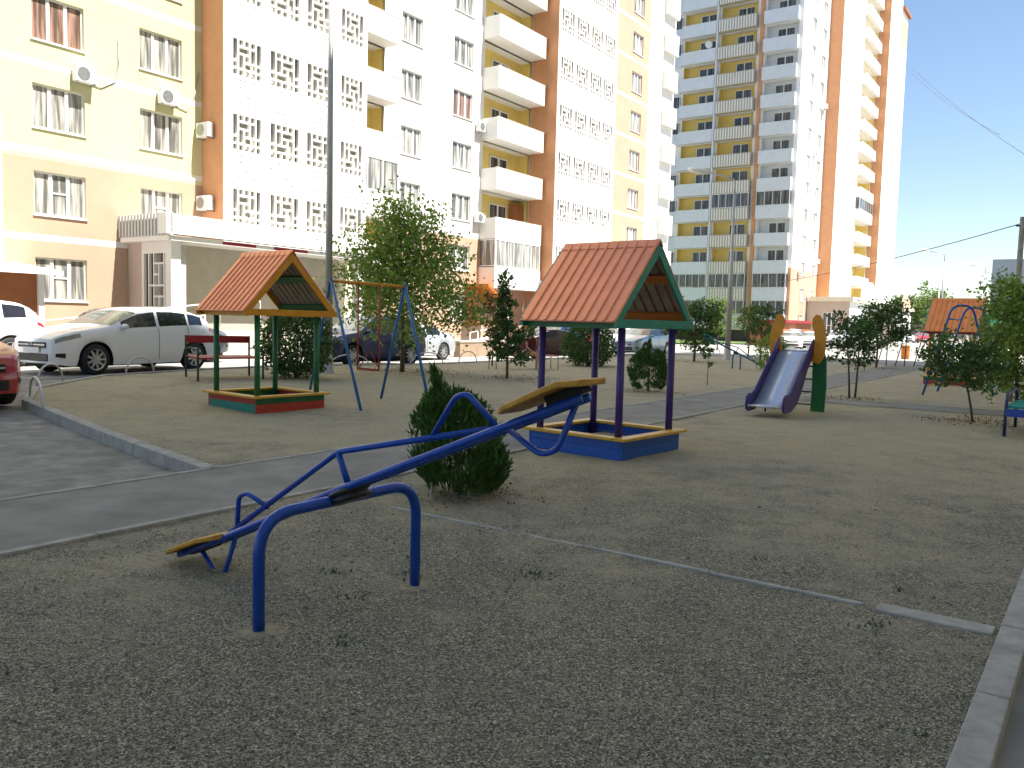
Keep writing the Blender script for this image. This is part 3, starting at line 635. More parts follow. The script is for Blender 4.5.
# module of the pierced screens, 5 x 5 cells
PAT=[(0,0,1,3),(0,3,1,1),(0,4,1,1),(1,0,1,1),(1,1,2,1),(1,2,1,2),(1,4,1,1),(2,0,1,1),(2,2,1,1),(2,3,2,1),(2,4,1,1),(3,0,1,1),(3,1,1,2),(3,4,1,1),(4,0,1,3),(4,3,1,1),(4,4,1,1)]
def screen_holes(u0,w,ztop,h,mirror,slits=True):
    out=[];cw=w/5;ch=h/5;g=.075
    for (c,r,a,b) in PAT:
        if mirror:c=5-c-a
        out.append((u0+c*cw+g*.5,u0+(c+a)*cw-g*.5,ztop-(r+b)*ch+g*.55,ztop-r*ch-g*.45))
    return out
def screen(name,fc,u0,u1,mods,z0,z1,ztops,parent,h=1.36,bm_=None):
    holes=[]
    for zt_ in ztops:
        for i,(a,w) in enumerate(mods):
            holes+=screen_holes(a,w,zt_,h,i%2==1)
            if bm_: continue
            for (dz,xs) in((-.16,[(.2,.45)]),(-.16,[(.6,.8)]),(-.42,[(.0,.14),(.22,.36),(.5,.62)]),(-.72,[(.4,.62)]),(-.95,[(.2,.34),(.45,.58),(.7,.82)])):
                zz=zt_-h+dz
                for (p,q) in xs: holes.append((a+w*p,a+w*q,zz,zz+.035))
    # grid decomposition storey by storey and module by module keeps the face count low
    mb=MB();bz=[z0]
    for zt_ in sorted(ztops): bz.append(zt_+.2)
    bz.append(z1);bz=sorted(set(bz));bu=[u0]+[ (mods[i][0]+mods[i][1]+mods[i+1][0])/2 for i in range(len(mods)-1)]+[u1]
    D=.14
    for i in range(len(bz)-1):
        for j in range(len(bu)-1):
            hs=[x for x in holes if bu[j]<(x[0]+x[1])/2<bu[j+1] and bz[i]<(x[2]+x[3])/2<bz[i+1]]
            us=sorted(set([bu[j],bu[j+1]]+[v for x in hs for v in x[:2]]));zs=sorted(set([bz[i],bz[i+1]]+[v for x in hs for v in x[2:]]))
            for p in range(len(zs)-1):
                cz=(zs[p]+zs[p+1])/2;run=None
                for q in range(len(us)-1):
                    cu=(us[q]+us[q+1])/2
                    solid=not any(x[0]<cu<x[1] and x[2]<cz<x[3] for x in hs)
                    if solid:
                        if run is None: run=us[q]
                    if (not solid or q==len(us)-2) and run is not None:
                        e=us[q+1] if solid else us[q]
                        mb.add([fc.P(run,zs[p]),fc.P(e,zs[p]),fc.P(e,zs[p+1]),fc.P(run,zs[p+1])],[(0,1,2,3)]);run=None
            for (a,b,c,d) in hs:
                q4=[fc.P(a,c),fc.P(b,c),fc.P(b,d),fc.P(a,d),fc.P(a,c,-D),fc.P(b,c,-D),fc.P(b,d,-D),fc.P(a,d,-D)]
                mb.add(q4,[(0,4,5,1),(1,5,6,2),(2,6,7,3),(3,7,4,0)])
    mb.build(name,w_white,parent,recalc=False)
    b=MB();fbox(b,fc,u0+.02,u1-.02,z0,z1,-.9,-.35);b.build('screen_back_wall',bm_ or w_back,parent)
def niche(fc,u0,u1,z0,z1,d,m,parent,name='loggia_wall'):
    """open fronted recess"""
    v=[fc.P(u0,z0),fc.P(u1,z0),fc.P(u1,z1),fc.P(u0,z1),fc.P(u0,z0,-d),fc.P(u1,z0,-d),fc.P(u1,z1,-d),fc.P(u0,z1,-d)]
    mb=MB();mb.cur=0;mb.add(v,[(4,5,6,7),(0,4,7,3),(1,2,6,5)]);mb.cur=1;mb.add(v,[(3,7,6,2),(0,1,5,4)])
    return mb.build(name,[m,w_white],parent,recalc=False)
def parapet(fc,u0,u1,z,p,h,parent,m=w_white,slab=.16,ribs=False,name='balcony'):
    """slab + three sided parapet projecting p from the wall"""
    mb=MB()
    fbox(mb,fc,u0,u1,z-slab,z,0,p)
    fbox(mb,fc,u0,u1,z,z+h,p-.08,p);fbox(mb,fc,u0,u0+.08,z,z+h,0,p-.08);fbox(mb,fc,u1-.08,u1,z,z+h,0,p-.08)
    if ribs:
        n=int((u1-u0)/.3);mb.cur=1
        for k in range(n):
            a=u0+(u1-u0)*(k+.25)/n;fbox(mb,fc,a,a+.13,z-slab+.05,z+h-.05,p+.0,p+.05)
    mb.cur=0
    fbox(mb,fc,u0-.015,u1+.015,z+h,z+h+.03,p-.09,p+.02)
    if ribs: m=[w_beige,m]  # darker beige body behind the ribs: groove shade painted in for contrast
    return mb.build(name,m,parent)
def glazing(fc,u0,u1,z0,z1,p,parent,glass=None,n=4,mirror=False):
    mb=MB();e=.05
    fbox(mb,fc,u0,u1,z0,z0+e,p-.07,p-.01);fbox(mb,fc,u0,u1,z1-e,z1,p-.07,p-.01)
    for k in range(n+1):
        u=u0+(u1-u0-e)*k/n;fbox(mb,fc,u,u+e,z0+e,z1-e,p-.07,p-.01)
    for uu in(u0,u1-e): fbox(mb,fc,uu,uu+e,z0,z0+e,0,p-.07);fbox(mb,fc,uu,uu+e,z1-e,z1,0,p-.07)
    o=mb.build('balcony_glazing',m_frame,parent)
    g=MB();fbox(g,fc,u0+.01,u1-.01,z0+e,z1-e,p-.045,p-.035);fbox(g,fc,u0+.012,u0+.022,z0+e,z1-e,0,p-.05);fbox(g,fc,u1-.022,u1-.012,z0+e,z1-e,0,p-.05)
    g.build('glass',glass or g_dark,o)
    return o
def ac_unit(fc,u,z,label,d=.0,rot=False):
    t=thing('air_conditioner',label,'air conditioner',fc.P(u,z,d),0,'outdoor air conditioner units')
    X=fc.a;Y=fc.n
    mw=Matrix(((X.x,Y.x,0,0),(X.y,Y.y,0,0),(0,0,1,0),(0,0,0,1)));mw.translation=fc.P(u,z,d);t.matrix_world=mw
    MB().box(-.35,.35,.08,.33,0,.52).build('housing',m_white,t,bevel=.015)
    MB().lathe([(.0,.333),(.18,.333),(.21,.34),(.21,.345),(.0,.345)],20,'y',Matrix.Translation((-.1,0,.26))).build('fan_grille',m_metal,t)
    MB().box(-.31,-.27,0,.32,-.05,0).box(.27,.31,0,.32,-.05,0).build('bracket',m_metal,t)
    return t
def cable(pts,label):
    tag(MB().tube([Vector(p) for p in pts],.018,6).build('wall_cable',m_metal,None,True),label,'cable')
# ---------------- block A
def block_a():
    T=thing('apartment_building','yellow and peach apartment block with pierced white screens on the left','building')
    st=2.72
    fa=facA(-27.7)
    # pale yellow / peach wing
    holes=[];wins=[]
    cols=[(13.18,14.84),(16.78,18.42)]
    for k in range(6):
        for (a,b) in cols:
            if k==0 and a>16: continue
            holes.append((a,b,1.82+st*k,3.20+st*k));wins.append((a,b,1.82+st*k,3.20+st*k,k))
    bands=[(-.5,6.3,1)]+[(3.72+st*k,3.92+st*k,2) for k in range(13)]+[(-.5,.55,3)]
    wall('wall',fa,12.25,19.25,-.5,36,holes,[w_yel,w_peach,w_white,w_pink],T,.16,back=0,bands=bands)
    for i,(a,b,c,d,k) in enumerate(wins):
        window(fa,a,b,c,d,T,glass=[g_cur,g_cur,g_warm,g_cur][(i*7+k)%4] if k>2 else g_cur,cross=1 if k<2 else None)
    mb=MB();fbox(mb,fa,11.98,12.25,-.5,36,-.1,.0);mb.build('corner_strip',w_white,T)
    holes=[]
    for k in range(5): holes.append((7.9,9.5,1.82+st*k,3.2+st*k))
    wall('wall',fa,2,11.98,-.5,36,holes,[w_yel,w_peach,w_white],T,.16,bands=[(-.5,6.3,1)]+[(3.72+st*k,3.92+st*k,2) for k in range(13)])
    for h in holes: window(fa,*h,T)
    # bay 1
    fs=facS(19.25)
    mb=MB();mb.add([fs.P(-27.7,-.5),fs.P(-26.35,-.5),fs.P(-26.35,36),fs.P(-27.7,36)],[(0,1,2,3)]);
    mb.build('bay_side_wall',w_brick,T,recalc=False)
    fb=facA(-26.35);mods=[(19.58,1.32),(21.28,1.46),(23.1,1.46),(24.93,1.3)]
    screen('pierced_screen',fb,19.25,26.4,mods,4.2,36,[6.22+2.715*k for k in range(11)],T)
    mb=MB();fbox(mb,fb,19.2,26.4,-.5,4.2,-1,0);mb.build('bay_base',w_cream,T)
    fe=Fac(0,26.4,tuple(nA),tuple(dA));MB().add([fe.P(-28.2,-.5),fe.P(-26.35,-.5),fe.P(-26.35,36),fe.P(-28.2,36)],[(3,2,1,0)]).build('bay_side_wall',w_white,T,recalc=False)
    mb=MB();fbox(mb,fb,19.18,19.3,4,36,.002,.05);fbox(mb,fb,26.3,26.42,4,36,.002,.05);mb.build('corner_strip',w_white,T)
    # middle white wing
    fm=facA(-28.2);holes=[];ws=[];ng=[]
    for k in range(11):
        zt_=2.85+2.7*k
        for (a,b) in((30.65,32.15),(34.65,36.3)):
            holes.append((a,b,zt_-1.36,zt_));ws.append((a,b,zt_-1.36,zt_,k))
        if k>0: 
            holes.append((27.0,29.45,zt_-1.95,zt_+.588));ng.append((27.0,29.45,zt_-1.95,zt_+.588,k))
        if k>0: holes.append((37.3,41.97,zt_-2.05,zt_+.488));ng.append((37.3,41.97,zt_-2.05,zt_+.488,k))
    bands=[(-.5,6.0,1),(-.5,.55,2)]
    wall('wall',fm,26.4,50.4,-.5,36,holes,[w_white,w_peach,w_pink],T,.16,bands=bands)
    for i,(a,b,c,d,k) in enumerate(ws):
        if k>7: continue
        window(fm,a,b,c,d,T,glass=g_warm if (i*5)%7==3 else g_cur)
    for (a,b,c,d,k) in ng:
        niche(fm,a,b,c,d,.8,w_ochre,T)
        inner=facA(-29.0)
        if a<30:
            if k<8:
                parapet(fm,26.45,29.5,c,.95,1.0,T,w_white)
                if k==2: glazing(fm,26.45,29.5,c+1.03,d,.95,T,g_cur,3)
        elif k<9:
            parapet(fm,37.15,41.75,c,1.1,.98,T,w_white)
            window(inner,39.0,40.7,c+.85,c+2.1,T,depth=-.04,panes=2,glass=g_dark,sill=False)
            if k==1: glazing(fm,37.2,41.7,c+1.03,d-.02,1.1,T,g_cur,5)
            if k==2:
                mb=MB();fbox(mb,inner,41.0,41.9,c,d-.3,.05,.5);mb.build('balcony_cupboard',w_brown,T)
    # bay 2
    fs=facS(42.0);MB().add([fs.P(-28.2,-.5),fs.P(-26.4,-.5),fs.P(-26.4,36),fs.P(-28.2,36)],[(0,1,2,3)]).build('bay_side_wall',w_brick,T,recalc=False)
    fb=facA(-26.4);mods=[(42.3,1.45),(44.05,1.45),(45.8,1.45),(47.5,1.35)]
    screen('pierced_screen',fb,42.0,49.2,mods,4.0,36,[6.1+2.75*k for k in range(11)],T)
    mb=MB();fbox(mb,fb,42,49.2,-.5,4.0,-1.5,0);mb.build('bay_base',w_cream,T)
    fe=Fac(0,49.2,tuple(nA),tuple(dA));MB().add([fe.P(-28.2,-.5),fe.P(-26.4,-.5),fe.P(-26.4,36),fe.P(-28.2,36)],[(3,2,1,0)]).build('bay_side_wall',w_white,T,recalc=False)
    # peach end wing
    fp=facA(-27.7);holes=[(53.9,55.5,1.68+st*k,3.06+st*k) for k in range(12)]
    wall('wall',fp,50.4,56.6,-.5,36,holes,[w_peach,w_white],T,.16,bands=[(3.75+st*k,3.95+st*k,1) for k in range(12)])
    for i,h in enumerate(holes):
        if i<10: window(fp,*h,T)
    wall('wall',fp,56.6,61.0,-.5,36,[],[w_white],T)
    for k in range(1,11):
        parapet(fp,58.9,60.9,.5+st*k,.35,1.3,T,w_white)
    # sides, back and roof
    fend=Fac(0,61.0,tuple(nA),tuple(dA))
    mb=MB()
    mb.add([W(-27.7,61.0,-.5),W(-41,61.0,-.5),W(-41,61.0,36),W(-27.7,61.0,36)],[(0,1,2,3)])
    mb.add([W(-41,2,-.5),W(-41,61,-.5),W(-41,61,36),W(-41,2,36)],[(0,1,2,3)])
    mb.add([W(-27.7,2,-.5),W(-41,2,-.5),W(-41,2,36),W(-27.7,2,36)],[(0,1,2,3)])
    mb.build('rear_wall',w_white,T)
    mb=MB();
    for (t0,t1,c) in((2,19.2,-27.6),(19.2,26.4,-26.2),(26.4,42,-28.1),(42,49.2,-26.3),(49.2,61.1,-27.6)):
        vs=[W(cc,tt,z) for z in(36,36.4) for cc,tt in((-41,t0),(c,t0),(c,t1),(-41,t1))]
        mb.add(vs,[(0,3,2,1),(4,5,6,7),(0,1,5,4),(1,2,6,5),(2,3,7,6),(3,0,4,7)])
    mb.build('roof',w_white,T)
block_a()
fa=facA(-27.7)
ac_unit(fa,14.75,8.95,'air conditioner under the top left curtained window of the yellow wall')
ac_unit(fa,17.75,8.92,'air conditioner on the yellow wall nearest the top of the second window column')
fo=facS(19.25)
ac_unit(fo,-27.25,8.0,'upper air conditioner on the terracotta corner of the yellow block')
ac_unit(fo,-27.25,5.35,'lower air conditioner on the terracotta corner just above the entrance canopy')
ac_unit(facA(-28.2),36.9,11.8,'air conditioner on the white wall left of the upper yellow loggia')
ac_unit(facA(-28.2),36.9,6.9,'air conditioner on the white wall left of the lowest open yellow loggia')
cable([fa.P(15.1,9.0,.03),fa.P(15.4,8.98,.03),fa.P(15.9,9.3,.03),fa.P(16.0,9.9,.03),fa.P(16.0,10.7,.03)],'thin cable curling up the wall from the left air conditioner')
cable([fa.P(18.15,9.0,.03),fa.P(18.6,8.9,.03),fa.P(18.9,9.4,.03),fa.P(19.1,10.4,.03)],'thin cable curling up the wall from the second air conditioner')
# left porch
def porch():
    t=thing('entrance_porch','brown walled porch with white sloping roof at the left edge','porch')
    tr=onc(42,-25.8,300);t0=tr-4.2
    f=facA(-25.8)
    mb=MB();vs=[W(-27.69,t0-.4,2.95),W(-27.69,tr+.35,2.95),W(-25.2,tr+.35,2.68),W(-25.2,t0-.4,2.68)];vs2=[v-Vector((0,0,.12)) for v in vs]
    mb.add(vs+vs2,[(0,1,2,3),(4,7,6,5),(0,4,5,1),(1,5,6,2),(2,6,7,3),(3,7,4,0)]);mb.build('roof',w_white,t)
    mb=MB();fbox(mb,f,t0,tr-.1,.0,2.68,-.08,0);fbox(mb,facS(tr-.1),-27.69,-25.85,.0,2.75,-.08,0);mb.build('wall',w_brown,t)
    mb=MB()
    for u in(tr-.14,tr-1.95): fbox(MB(),f,u,u+.16,-.1,2.7,.002,.1).build('post',m_frame,t)
porch()
# entrance canopy block 1
def entrance():
    t=thing('building_entrance','white canopied entrance block below the first pierced screen','entrance')
    ta=onc(121,-27.7,260)-.0
    # side wall facing the camera side at ta, front at c=-24.9
    cf=-25.15;fs=facS(ta+.25);tb=ta+9.2
    holes=[];wall('side_wall',fs,-27.68,-26.85,-.1,3.9,[],[w_pink],t)
    hs=[];
    u0=-26.75;w=1.5
    for (c,r,a,b) in[(0,0,1,5),(1,0,1,3),(2,0,2,1),(4,0,1,5),(2,1,1,1),(3,1,1,2),(1,3,1,2),(2,2,1,1),(2,3,2,1),(2,4,1,1),(3,4,1,1),(0,5,1,2),(1,5,1,1),(2,5,1,1),(3,5,1,1),(4,5,1,2),(1,6,1,1),(2,6,1,1),(3,6,1,1),(0,7,1,1),(1,7,2,1),(3,7,1,1),(4,7,1,1)]:
        cw=w/5;ch=.37;hs.append((u0+c*cw+.025,u0+(c+a)*cw-.025,3.55-(r+b)*ch+.03,3.55-r*ch-.03))
    wall('lattice_wall',fs,-26.85,-25.15,-.1,3.9,hs,[w_white],t,.1)
    mb=MB();fbox(mb,fs,-26.8,-25.2,.2,3.8,-.6,-.4);mb.build('inner_wall',w_back,t)
    f=facA(cf)
    fbox(MB(),f,ta+.24,ta+.6,-.1,3.9,-.3,.03).build('pillar',w_white,t);fbox(MB(),f,tb-.4,tb,-.1,3.9,-.3,.03).build('pillar',w_white,t)
    mb=MB();fbox(mb,f,ta+.6,tb-.4,-.1,3.9,-1.25,-1.12);mb.build('porch_wall',w_beige,t)
    mb=MB();fbox(mb,f,ta+.9,ta+1.25,.0,2.4,-1.12,-1.05);mb.build('door',m_dark,t)
    mb=MB();fbox(mb,f,ta-.05,tb+.2,3.9,4.05,-2.5,.35);fbox(mb,f,ta-.2,tb+.2,4.1,4.75,-.0,.45);mb.build('canopy',w_white,t)
    mb=MB();
    for k in range(16):
        u=-27.66+k*.19;fbox(mb,facS(ta-.05),u,u+.1,4.07,4.78,.0,.05)
    fbox(mb,facS(ta-.05),-27.68,-24.7,4.05,4.8,-.1,0);mb.build('corrugated_fascia',mat('corrugated_grey',(.55,.55,.53),.6),t)
    fbox(MB(),f,ta+2,ta+3.4,3.93,4.03,.352,.36).build('red_trim',p_dred,t);fbox(MB(),f,ta+4.2,ta+5.8,3.93,4.03,.352,.36).build('red_trim',p_dred,t)
entrance()
def railing(label,c,ta,tb,z0,z1,n=5,h=.95,name='ramp_railing'):
    t=thing(name,label,'railing')
    a=W(c,ta,z0);b=W(c,tb,z1)
    for hh in(h,h*.6): MB().tube([a+Vector((0,0,hh)),b+Vector((0,0,hh))],.024,8).build('rail',m_white,t,True)
    for k in range(n):
        p=a.lerp(b,k/(n-1));MB().tube([Vector((p.x,p.y,-.2)),p+Vector((0,0,h))],.022,8).build('baluster',m_white,t,True)
railing('long white ramp railing behind the white hatchback',-24.3,onc(42,-24.3,300),onc(205,-24.3,300),.25,.9,7)
# stair block right of entrance
t=thing('entrance_steps','cream low wall beside the entrance behind the crimson bench','steps');f=facA(-23.6)
mb=MB();fbox(mb,f,onc(216,-23.6),onc(262,-23.6),-.15,.95,-1.2,0);mb.build('wall',w_cream,t)
MB().tube([f.P(onc(222,-23.6),.9,-.1),f.P(onc(222,-23.6),2.0,-.1),f.P(onc(262,-23.6),2.0,-.1),f.P(onc(262,-23.6),.9,-.1)],.025,8).build('rail',m_white,t,True)
# orange porch roof + wall beyond the tree
t=thing('entrance_porch','small porch with sloping orange roof behind the slender young tree','porch');tq=onc(481,-27.0)
f=facA(-28.2);mb=MB();v=[f.P(tq,3.5,0),f.P(tq+1.7,2.6,0),f.P(tq+1.7,2.6,1.6),f.P(tq,3.5,1.6)];mb.add(v+[x-Vector((0,0,.14)) for x in v],[(0,1,2,3),(4,7,6,5),(0,4,5,1),(1,5,6,2),(2,6,7,3),(3,7,4,0)]);mb.build('roof',p_org,t)
mb=MB();fbox(mb,f,tq+.05,tq+.17,1.2,3.2,.01,.9);mb.build('wall',w_brown,t);mb=MB();fbox(mb,f,tq+2.0,tq+2.12,-.1,2.5,1.4,1.5);mb.build('post',m_frame,t)
t=thing('low_wall','long low brown concrete wall beside the silver sedan','low wall');f=facA(-22.6)
mb=MB();a=onc(460,-22.6,350);fbox(mb,f,a,a+5.8,-.15,.55,-.35,0);mb.build('wall_body',mat('tan_concrete',(.33,.24,.17),.9,var=.15,vs=4),t);mb=MB();fbox(mb,f,a-.03,a+5.83,.55,.62,-.38,.03);mb.build('coping',w_pink,t)
t=thing('entrance_canopy','white flat canopy below the second pierced screen','canopy');f=facA(-26.4)
mb=MB();fbox(mb,f,40.5,49.5,3.3,3.9,.0,2.4);mb.build('canopy_slab',w_white,t)
for u in(41,44,47,49.2): mb=MB();fbox(mb,f,u,u+.25,-.1,3.3,2.0,2.25);mb.build('post',w_white,t)
railing('white railing by the far entrance left of the slender tree',-23.8,onc(470,-23.8),onc(500,-23.8),.0,.3,5)
# ---------------- tower B
def tower():
    T=thing('apartment_tower','tall white tower with rows of balconies and terracotta stripes','building')
    st=2.9;nf=18;Ht=55.5
    t0=89.5;cc=-26.4
    fs=facS(t0)    # u = c
    z0=2.95-1.25   # balcony floor level
    cols=[(-39.6,-35.6,'plain'),(-35.35,-31.15,'rib'),(-30.35,-26.75,'grey')]
    holes=[]
    for k in range(nf):
        zb=z0+st*k
        for (a,b,_) in cols: holes.append((a+.1,b-.1,zb+.02,zb+2.68))
    wall('wall',fs,-43.0,cc,-.5,Ht,holes,[w_white,w_base,w_brick],T,.02,bands=[(-.5,1.2,1)])
    inner=facS(t0+.75)
    for k in range(nf):
        zb=z0+st*k
        for i,(a,b,kd) in enumerate(cols):
            r=random.random()
            niche(fs,a+.1,b-.1,zb+.02,zb+2.68,.75,w_ochre if i<2 else w_grey,T)
            wm=[w_grey,w_white,w_grey][i]
            parapet(fs,a,b,zb,.7,1.15,T,wm,ribs=(kd=='rib'))
            glz=(k<2) or (k==4 and i>0) or (k==14 and i>0) or (k==12 and i==0) or (k==10 and False)
            if glz: glazing(fs,a+.02,b-.02,zb+1.2,zb+2.72,.7,T,g_dark,5 if i<2 else 4)
            elif kd!='x':
                w0=a+(1.7 if i<2 else 1.1)
                window(inner,w0,w0+1.8,zb+.9,zb+2.4,T,depth=-.04,panes=2,glass=g_dark,sill=False)
    # leftmost set back strip
    for k in range(nf):
        zb=z0+st*k-.1;parapet(facS(t0+.9),-42.4,-39.75,zb,1.1,1.2,T,w_grey);
        glazing(facS(t0+.9),-42.4,-39.75,zb+1.2,zb+2.5,1.1,T,g_dark,3) if k%3 else None
    mb=MB()
    fbox(mb,fs,-30.85,-30.5,1.2,Ht,-.0,.3);mb.build('pilaster',w_brick,T)
    mb=MB();fbox(mb,fs,-35.55,-35.4,-.2,Ht,-.0,.72);mb.build('divider',w_grey,T)
    mb=MB();fbox(mb,fs,-26.68,-26.42,-.2,7.9,.0,.12);mb.build('corner_trim',w_brick,T)
    # sunlit long side
    fl=facA(cc);holes=[];
    for k in range(nf): holes+=[(93.0,94.5,1.75+st*k-.2,3.2+st*k-.2),(97.0,98.6,1.75+st*k-.2,3.2+st*k-.2)]
    wall('wall',fl,t0,99.7,-.5,Ht,holes,[w_white,w_peach],T,.16,bands=[(-.5,7.9,1)])
    for i,h in enumerate(holes):
        if i<28: window(fl,*h,T,panes=2,glass=g_cur)
    for k in range(4,12,3): pass
    # bays
    def bay(ta,tb,c,Hh,n):
        fsd=facS(ta);MB().add([fsd.P(cc,-.5),fsd.P(c,-.5),fsd.P(c,Hh),fsd.P(cc,Hh)],[(0,1,2,3)]).build('bay_side_wall',w_brick,T,recalc=False)
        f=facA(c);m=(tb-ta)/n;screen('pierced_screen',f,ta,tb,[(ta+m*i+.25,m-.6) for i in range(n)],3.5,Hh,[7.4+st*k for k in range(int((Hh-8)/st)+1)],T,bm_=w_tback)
        mb=MB();fbox(mb,f,ta,tb,-.5,3.5,-1.4,0);mb.build('bay_base',w_cream,T)
        fe=Fac(0,tb,tuple(nA),tuple(dA));MB().add([fe.P(cc,-.5),fe.P(c,-.5),fe.P(c,Hh),fe.P(cc,Hh)],[(3,2,1,0)]).build('bay_side_wall',w_white,T,recalc=False)
    bay(99.7,109.5,-24.95,Ht,5)
    holes=[(116.5,123.9,z0+st*k+.02,z0+st*k+2.66) for k in range(1,nf)]
    wall('wall',fl,109.5,124.3,-.5,Ht,holes,[w_white],T,.02)
    for k in range(1,nf):
        zb=z0+st*k;niche(fl,116.5,123.9,zb+.02,zb+2.66,1.3,w_ochre,T);parapet(fl,116.2,124.1,zb,.55,1.1,T,w_white)
        if k in(5,): glazing(fl,116.3,124.0,zb+1.2,zb+2.7,.55,T,g_dark,6)
    bay(124.3,131.8,-24.95,Ht,4)
    wall('end_wall',facA(-25.0),131.8,136.5,-.5,47.5,[],[w_white,w_peach],T,bands=[(42.5,46.6,1)])
    mb=MB()
    mb.add([W(-25,136.5,-.5),W(-40,136.5,-.5),W(-40,136.5,47.5),W(-25,136.5,47.5)],[(0,1,2,3)])
    mb.add([W(-43,t0,-.5),W(-43,136.5,-.5),W(-43,136.5,Ht),W(-43,t0,Ht)],[(0,1,2,3)])
    mb.add([W(-25,131.8,47),W(-43,131.8,47),W(-43,131.8,Ht),W(-25,131.8,Ht)],[(0,1,2,3)])
    mb.build('rear_wall',w_white,T)
    mb=MB()
    for (a,b,c,z) in((t0-.1,131.8,-24.9,Ht),(131.8,136.8,-24.6,47.5)):
        vs=[W(q,w,zz) for zz in(z,z+.35) for q,w in((-43.1,a),(c,a),(c,b),(-43.1,b))]
        mb.add(vs,[(0,3,2,1),(4,5,6,7),(0,1,5,4),(1,2,6,5),(2,3,7,6),(3,0,4,7)])
    mb.build('roof',w_brown,T)
tower()
fl=facA(-26.4)
for i,(u,z,lb) in enumerate([(99.0,9.0,'air conditioner high above the tower shop entrance'),(95.6,20.5,'air conditioner between middle storey windows on the sunlit tower side'),(98.9,26.4,'upper air conditioner beside the tower terracotta stripe'),(92.0,7.2,'air conditioner near the corner of the peach tower base'),(96.0,4.6,'lowest air conditioner on the peach tower base')]): ac_unit(fl,u,z,lb)
ac_unit(facS(89.5),-37.5,24.9,'air conditioner in the yellow niche of a plain left tower balcony',-.7)
t=thing('satellite_dish','round white satellite dish on a tower balcony','satellite dish',facS(89.5).P(-36.4,32.3,.75));MB().lathe([(0,.0),(.25,.03),(.42,.12),(.44,.13),(.26,.05),(0,.02)],20,'y',Matrix.Rotation(math.pi,4,'Z')).build('dish',m_white,t,True);MB().tube([(0,0,0),(0,-.35,.1)],.02,6).build('arm',m_metal,t)
# shop pavilions
def shop(label,ta,tb,c,z,gable,name='shop_pavilion'):
    t=thing(name,label,'shop');f=facA(c);fs=facS(ta)
    mb=MB();holes=[(ta+.6+i*1.5,ta+1.8+i*1.5,.5,3.2) for i in range(int((tb-ta-1)/1.5))]
    wall('front_wall',f,ta,tb,-.3,z,holes,[w_white],t,.1);wall('side_wall',fs,-26.35,c,-.3,z,[(-24.6,-23.2,.3,3.4)],[w_pink],t,.1)
    for h in holes: window(f,*h,t,depth=.1,panes=2,glass=g_dark,sill=False,cross=0)
    window(fs,-24.6,-23.2,.3,3.4,t,depth=.1,panes=3,glass=g_dark,sill=False,cross=1)
    mb=MB();fbox(mb,f,ta-.3,tb+.3,z,z+.5,c*0-(26.3+c),.4);mb.build('roof',w_cream,t)
    m=ta+(tb-ta)*.62;pts=[(m+2.6*math.cos(a),z+.5+2.0*math.sin(a)) for a in [math.pi*k/12 for k in range(13)]] if gable=='arch' else [(m-2.4,z+.5),(m+2.4,z+.5),(m,z+2.3)]
    n=len(pts);V=[f.P(u,zz,.3) for u,zz in pts]+[f.P(u,zz,-.3) for u,zz in pts]
    MB().add(V,[tuple(range(n)),tuple(range(n,2*n))[::-1]]+[(i,i+n,(i+1)%n+n,(i+1)%n) for i in range(n)]).build('gable',w_white if gable=='arch' else w_peach,t)
shop('white shop pavilion with arched gable at the foot of the tower',96,110.5,-21.8,4.6,'arch')
shop('white shop pavilion with peach triangular gable beyond the arched one',122,134,-21.8,4.4,'tri')
railing('white stair railing in front of the arched shop',-20.9,97.5,104,1.6,.2,7)
t=thing('red_canopy','low dark red roofed kiosk behind the white cars','kiosk');f=facA(-22.5)
a=onc(783,-22.5,330);mb=MB();fbox(mb,f,a,a+9,-.1,2.0,-3,0);mb.build('wall',w_brown,t);mb=MB();fbox(mb,f,a-.3,a+9.3,2.0,2.25,-3.2,.3);mb.build('roof',p_dred,t)
# ---------------- distant buildings
def far():
    d=205
    x0=(985-512)/830*d;t=thing('grey_building','large grey flat roofed building at the right edge','building',(x0,d,0),-.66)
    MB().box(0,60,0,40,-.2,19.5).build('main_block',w_far,t);MB().box(8,60,3,35,19.5,25.5).build('roof_storey',mat('upper_grey',(.40,.43,.45),.7),t)
    mb=MB();[mb.box(2+i*4.5,4.6+i*4.5,-.05,0.02,3+j*4,4.6+j*4) for i in range(10) for j in range(2)];mb.build('window_band',g_dark,t)
    mb=MB();[mb.box(0,60,-.12,-.06,6+j*4.4,6.15+j*4.4) for j in range(3)];mb.build('cladding_joint',m_lamp,t)
    d=150;x0=(888-512)/830*d;t=thing('sports_pavilion','long pale pavilion with dark green banner beyond the road','pavilion',(x0,d,0))
    MB().box(0,30,0,6,-.2,3.0).build('wall',w_pink,t);MB().box(.5,8.6,-.15,-.02,2.9,5.2).build('banner',w_bill,t);MB().box(0,.35,-.2,.1,-.2,5.5).box(8.7,9.0,-.2,.1,-.2,5.5).box(0,9,-.22,.12,5.25,5.55).build('banner_frame',m_white,t)
    MB().box(14,26,-.15,-.02,2.9,5.0).build('banner',w_bill,t);mb=MB();[mb.box(1+i*2.2,2.6+i*2.2,-.06,.02,.6,2.3) for i in range(13)];mb.build('window_band',g_dark,t)
    MB().box(13.7,26.3,-.2,.1,5.0,5.25).build('banner_frame',m_white,t)
far()
